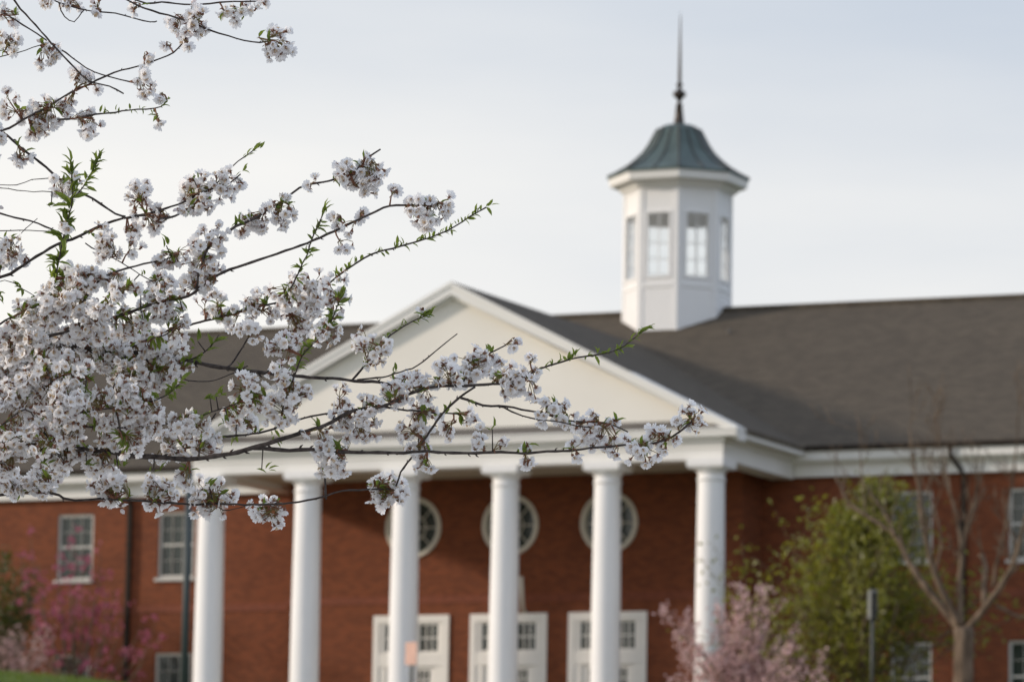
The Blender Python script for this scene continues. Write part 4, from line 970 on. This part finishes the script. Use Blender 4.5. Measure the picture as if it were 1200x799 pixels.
# ---- leaf tufts on the shoots
LF = [ # x, y, n, size px, spread bias (dx, dy)
 (83,200,6,20,0,-1),(80,215,4,18,-1,-.5),(84,228,4,18,1,-.5),(78,245,4,18,-1,0),(80,262,4,17,1,0),(74,285,4,17,-1,-.3),(70,310,5,20,-1,0),(66,325,4,20,1,-.4),(62,350,3,18,1,-.5),(92,220,3,16,1,0),
 (114,184,5,18,.2,-1),(108,200,3,15,1,-.4),(100,215,3,15,1,0),(299,176,5,14,.8,-.8),(288,184,3,12,1,-.6),(282,204,3,10,.6,-1),(227,210,2,13,-.3,-1),(196,122,4,11,.5,-.5),(182,124,2,10,0,1),(172,122,2,10,0,-1),(155,125,2,10,0,-1),(163,131,2,9,0,1),(120,132,4,12,-.3,-1),(135,130,2,10,.3,-1),
 (379,252,5,18,.4,-1),(373,266,4,17,1,0),(369,280,4,15,-1,-.4),(362,296,3,15,1,.2),(354,312,4,15,-1,-.3),(348,325,3,14,1,.3),(268,255,3,16,.2,-1),(195,288,4,17,-.5,-1),
 (569,243,4,14,.7,-.5),(560,250,3,13,.2,-1),(550,257,3,13,1,.4),(538,263,3,12,-.2,-1),(523,270,3,12,0,-1),(531,274,2,12,.5,1),(508,277,4,13,-.2,-1),(496,282,4,14,.4,-.5),(482,287,2,13,1,.7),(466,290,3,13,.2,-1),(455,296,3,12,1,.5),(444,297,2,10,-.5,-.6),(420,306,3,13,-.2,-1),(405,316,3,13,-.3,-1),(394,324,2,12,-.5,-1),
 (398,355,5,17,.3,-1),(394,368,4,16,-1,0),(388,378,4,16,1,0),(378,392,4,16,-1,0),(384,388,3,15,1,.5),(368,408,4,16,-1,-.2),(358,418,3,15,1,.3),(348,440,3,15,-1,0),(342,450,4,16,-1,.2),
 (500,366,5,17,.3,-1),(490,375,4,14,.8,.5),(478,382,3,13,-.6,-.8),(462,392,3,13,-1,-.4),
 (572,414,3,16,-.3,-1),(545,440,3,12,-.4,-1),(648,428,3,12,0,-1),(660,423,3,13,0,-1),(672,419,3,13,.2,-1),(690,416,4,14,.6,.3),(705,414,3,12,-.2,-1),(718,411,4,13,.5,.4),(726,408,3,12,-.2,-1),(737,400,4,14,.6,.3),(748,392,5,14,.4,-.8),(755,387,5,13,.8,-.6),
 (210,452,5,18,.3,-.9),(198,460,4,16,.3,.4),(188,466,3,15,-.5,-.8),(182,405,5,18,-.3,.7),(238,420,6,20,-.3,.8),(250,408,5,20,.6,-.4),(232,400,4,18,-.6,-.5),(222,430,3,17,-1,0),
 (290,470,6,18,0,-.8),(296,462,4,16,.6,-.3),(270,478,3,14,.4,.6),(230,484,3,14,.3,-.8),(330,498,5,17,-.3,-.9),(316,500,3,14,.6,.6),(278,510,4,15,-.4,.4),(250,514,3,14,.5,-.5),
 (131,540,4,20,-.1,-1),(180,552,3,17,0,-1),(245,570,3,14,.2,-1),(381,555,3,16,0,-1),(398,520,4,15,.3,-.9),(535,485,5,15,.6,.4),(520,478,3,13,-.3,-1),(548,465,4,14,.4,.5),(614,530,3,12,.1,-.9),(577,503,2,14,.1,-1),
 (22,350,5,18,-.6,-.5),(28,365,3,15,.5,-1),(165,345,4,15,.4,-.9),(208,375,4,15,-.1,-1),(120,425,4,15,.3,-1),(100,460,5,15,0,-.7),(50,405,4,15,-.4,.4),(10,515,5,18,0,-1),(100,395,4,15,.2,-.8),(96,480,3,14,0,.6),(145,402,3,13,.2,-1),(8,285,4,14,.3,-.9),(60,240,3,14,1,.2),(168,328,3,14,.2,-1),(105,528,4,15,-.3,-.9),(190,432,4,14,.5,-.6),(320,515,3,12,-.3,.5),(440,470,3,13,.2,-1),(466,440,3,13,-.4,-.8),(30,440,4,14,.2,-1),(72,512,4,14,.2,-1),
]
for (x0, y0), (x1, y1), k, n_, sz in (((57, 380), (69, 305), 6, 4, 24), ((69, 305), (84, 200), 8, 4, 25), ((98, 222), (116, 182), 4, 4, 18), ((344, 335), (379, 252), 5, 3, 16), ((336, 458), (398, 356), 7, 4, 16),
        ((384, 330), (570, 244), 12, 2, 12), ((600, 446), (757, 387), 9, 2, 12), ((430, 428), (500, 370), 4, 3, 14)):
    for q in range(k): f = (q+RNG.uniform(0, 1))/k; LF.append((x0+(x1-x0)*f, y0+(y1-y0)*f, n_, sz*RNG.uniform(.75, 1.1), RNG.choice([-1, 1])*RNG.uniform(.3, 1), -RNG.uniform(.2, 1)))
for _ in range(80): LF.append((RNG.uniform(0, 330), RNG.uniform(330, 550), random.randint(3, 5), RNG.uniform(12, 18), RNG.uniform(-1, 1), -RNG.uniform(0, 1)))
rl = MB(); LFs = sorted(LF, key=lambda q: -q[2]*q[3])
for i, (x, y, n, sz, bx, by) in enumerate(LFs):
    s = min(FRAME_S, key=lambda q: (q[0]-x)**2+(q[1]-y)**2); p = s[3] if math.hypot(s[0]-x, s[1]-y) < 14 else unproj(x, y, s[2]-.02)
    m = MB() if i < 100 else rl
    n = int(n*1.3+.5); D = RNG.normal(0, .42, (n, 3))+(bx*RT-by*UP)*0.8+s[6]*0.3; A = p+RNG.normal(0, .002, (n, 3))+s[6]*RNG.uniform(-.014, .014, (n, 1)); put_leaves(m, A, D, sz/PXM*RNG.uniform(.5, 1.0, n), 0)
    if np.linalg.norm(p-s[3]) > .006: m.tube([s[3], p], [.0016, .0012], 5, 1)
    if i < 100: o = m.build('leaf_tuft', [LEAF, TWIG]); o.parent = s[5]
world_child(tag(rl.build('leaves', [LEAF, TWIG]), kind='stuff'), CH) if rl.n else None

# ---- the rest of the crown, left of and above the frame
twigs = MB()
def crown_branch(P0, d, L):
    P = [P0]; d = d/np.linalg.norm(d)
    for i in range(7): d = d+RNG.normal(0, .14, 3)+np.array([0, 0, .03]); d /= np.linalg.norm(d); P.append(P[-1]+d*L/7)
    return np.array(P)
ends = []
for i in range(10):
    a = RNG.uniform(0, 2*math.pi); el = RNG.uniform(0.15, 1.2); d = np.array([math.cos(a)*math.cos(el), math.sin(a)*math.cos(el), math.sin(el)])
    P = crown_branch(TT, d, RNG.uniform(1.6, 2.9)); R = np.linspace(.045, .006, len(P))
    # stay out of the photographed part of the crown
    q = [proj(p) for p in P]
    if any(x > -60 and y > -90 and z > 0 for x, y, z in q): continue
    twigs.tube(P, R, 6); ends.append(P)
    for _ in range(5):
        k = random.randint(2, 7); Q = crown_branch(P[k], d+RNG.normal(0, .7, 3), RNG.uniform(.4, 1.0))
        if any(x > -60 and y > -90 for x, y, z in (proj(p) for p in Q)): continue
        twigs.tube(Q, np.linspace(.009, .003, len(Q)), 5); ends.append(Q[2:])
world_child(twigs.build('crown_limbs', TWIG), CH)
cnt = 0
for P in ends:
    for p in P[1:]:
        if RNG.random() < .4:
            x, y, z = proj(p)
            if x > -55 and y > -60: continue
            n = 14; dirs = RNG.normal(size=(n, 3)); dirs /= np.linalg.norm(dirs, axis=1)[:, None]; tip = p+dirs*RNG.uniform(.03, .085, n)[:, None]
            N = dirs+RNG.normal(0, .3, (n, 3)); N /= np.linalg.norm(N, axis=1)[:, None]; put_flowers(rest, tip, N, RNG.uniform(1.0, 1.3, n), FTS[2]); cnt += n
world_child(tag(rest.build('blossoms', FMATS), kind='stuff'), CH)
print('clusters', len(CL), 'tufts', len(LF), 'crown flowers', cnt, 'branches', len(B_))
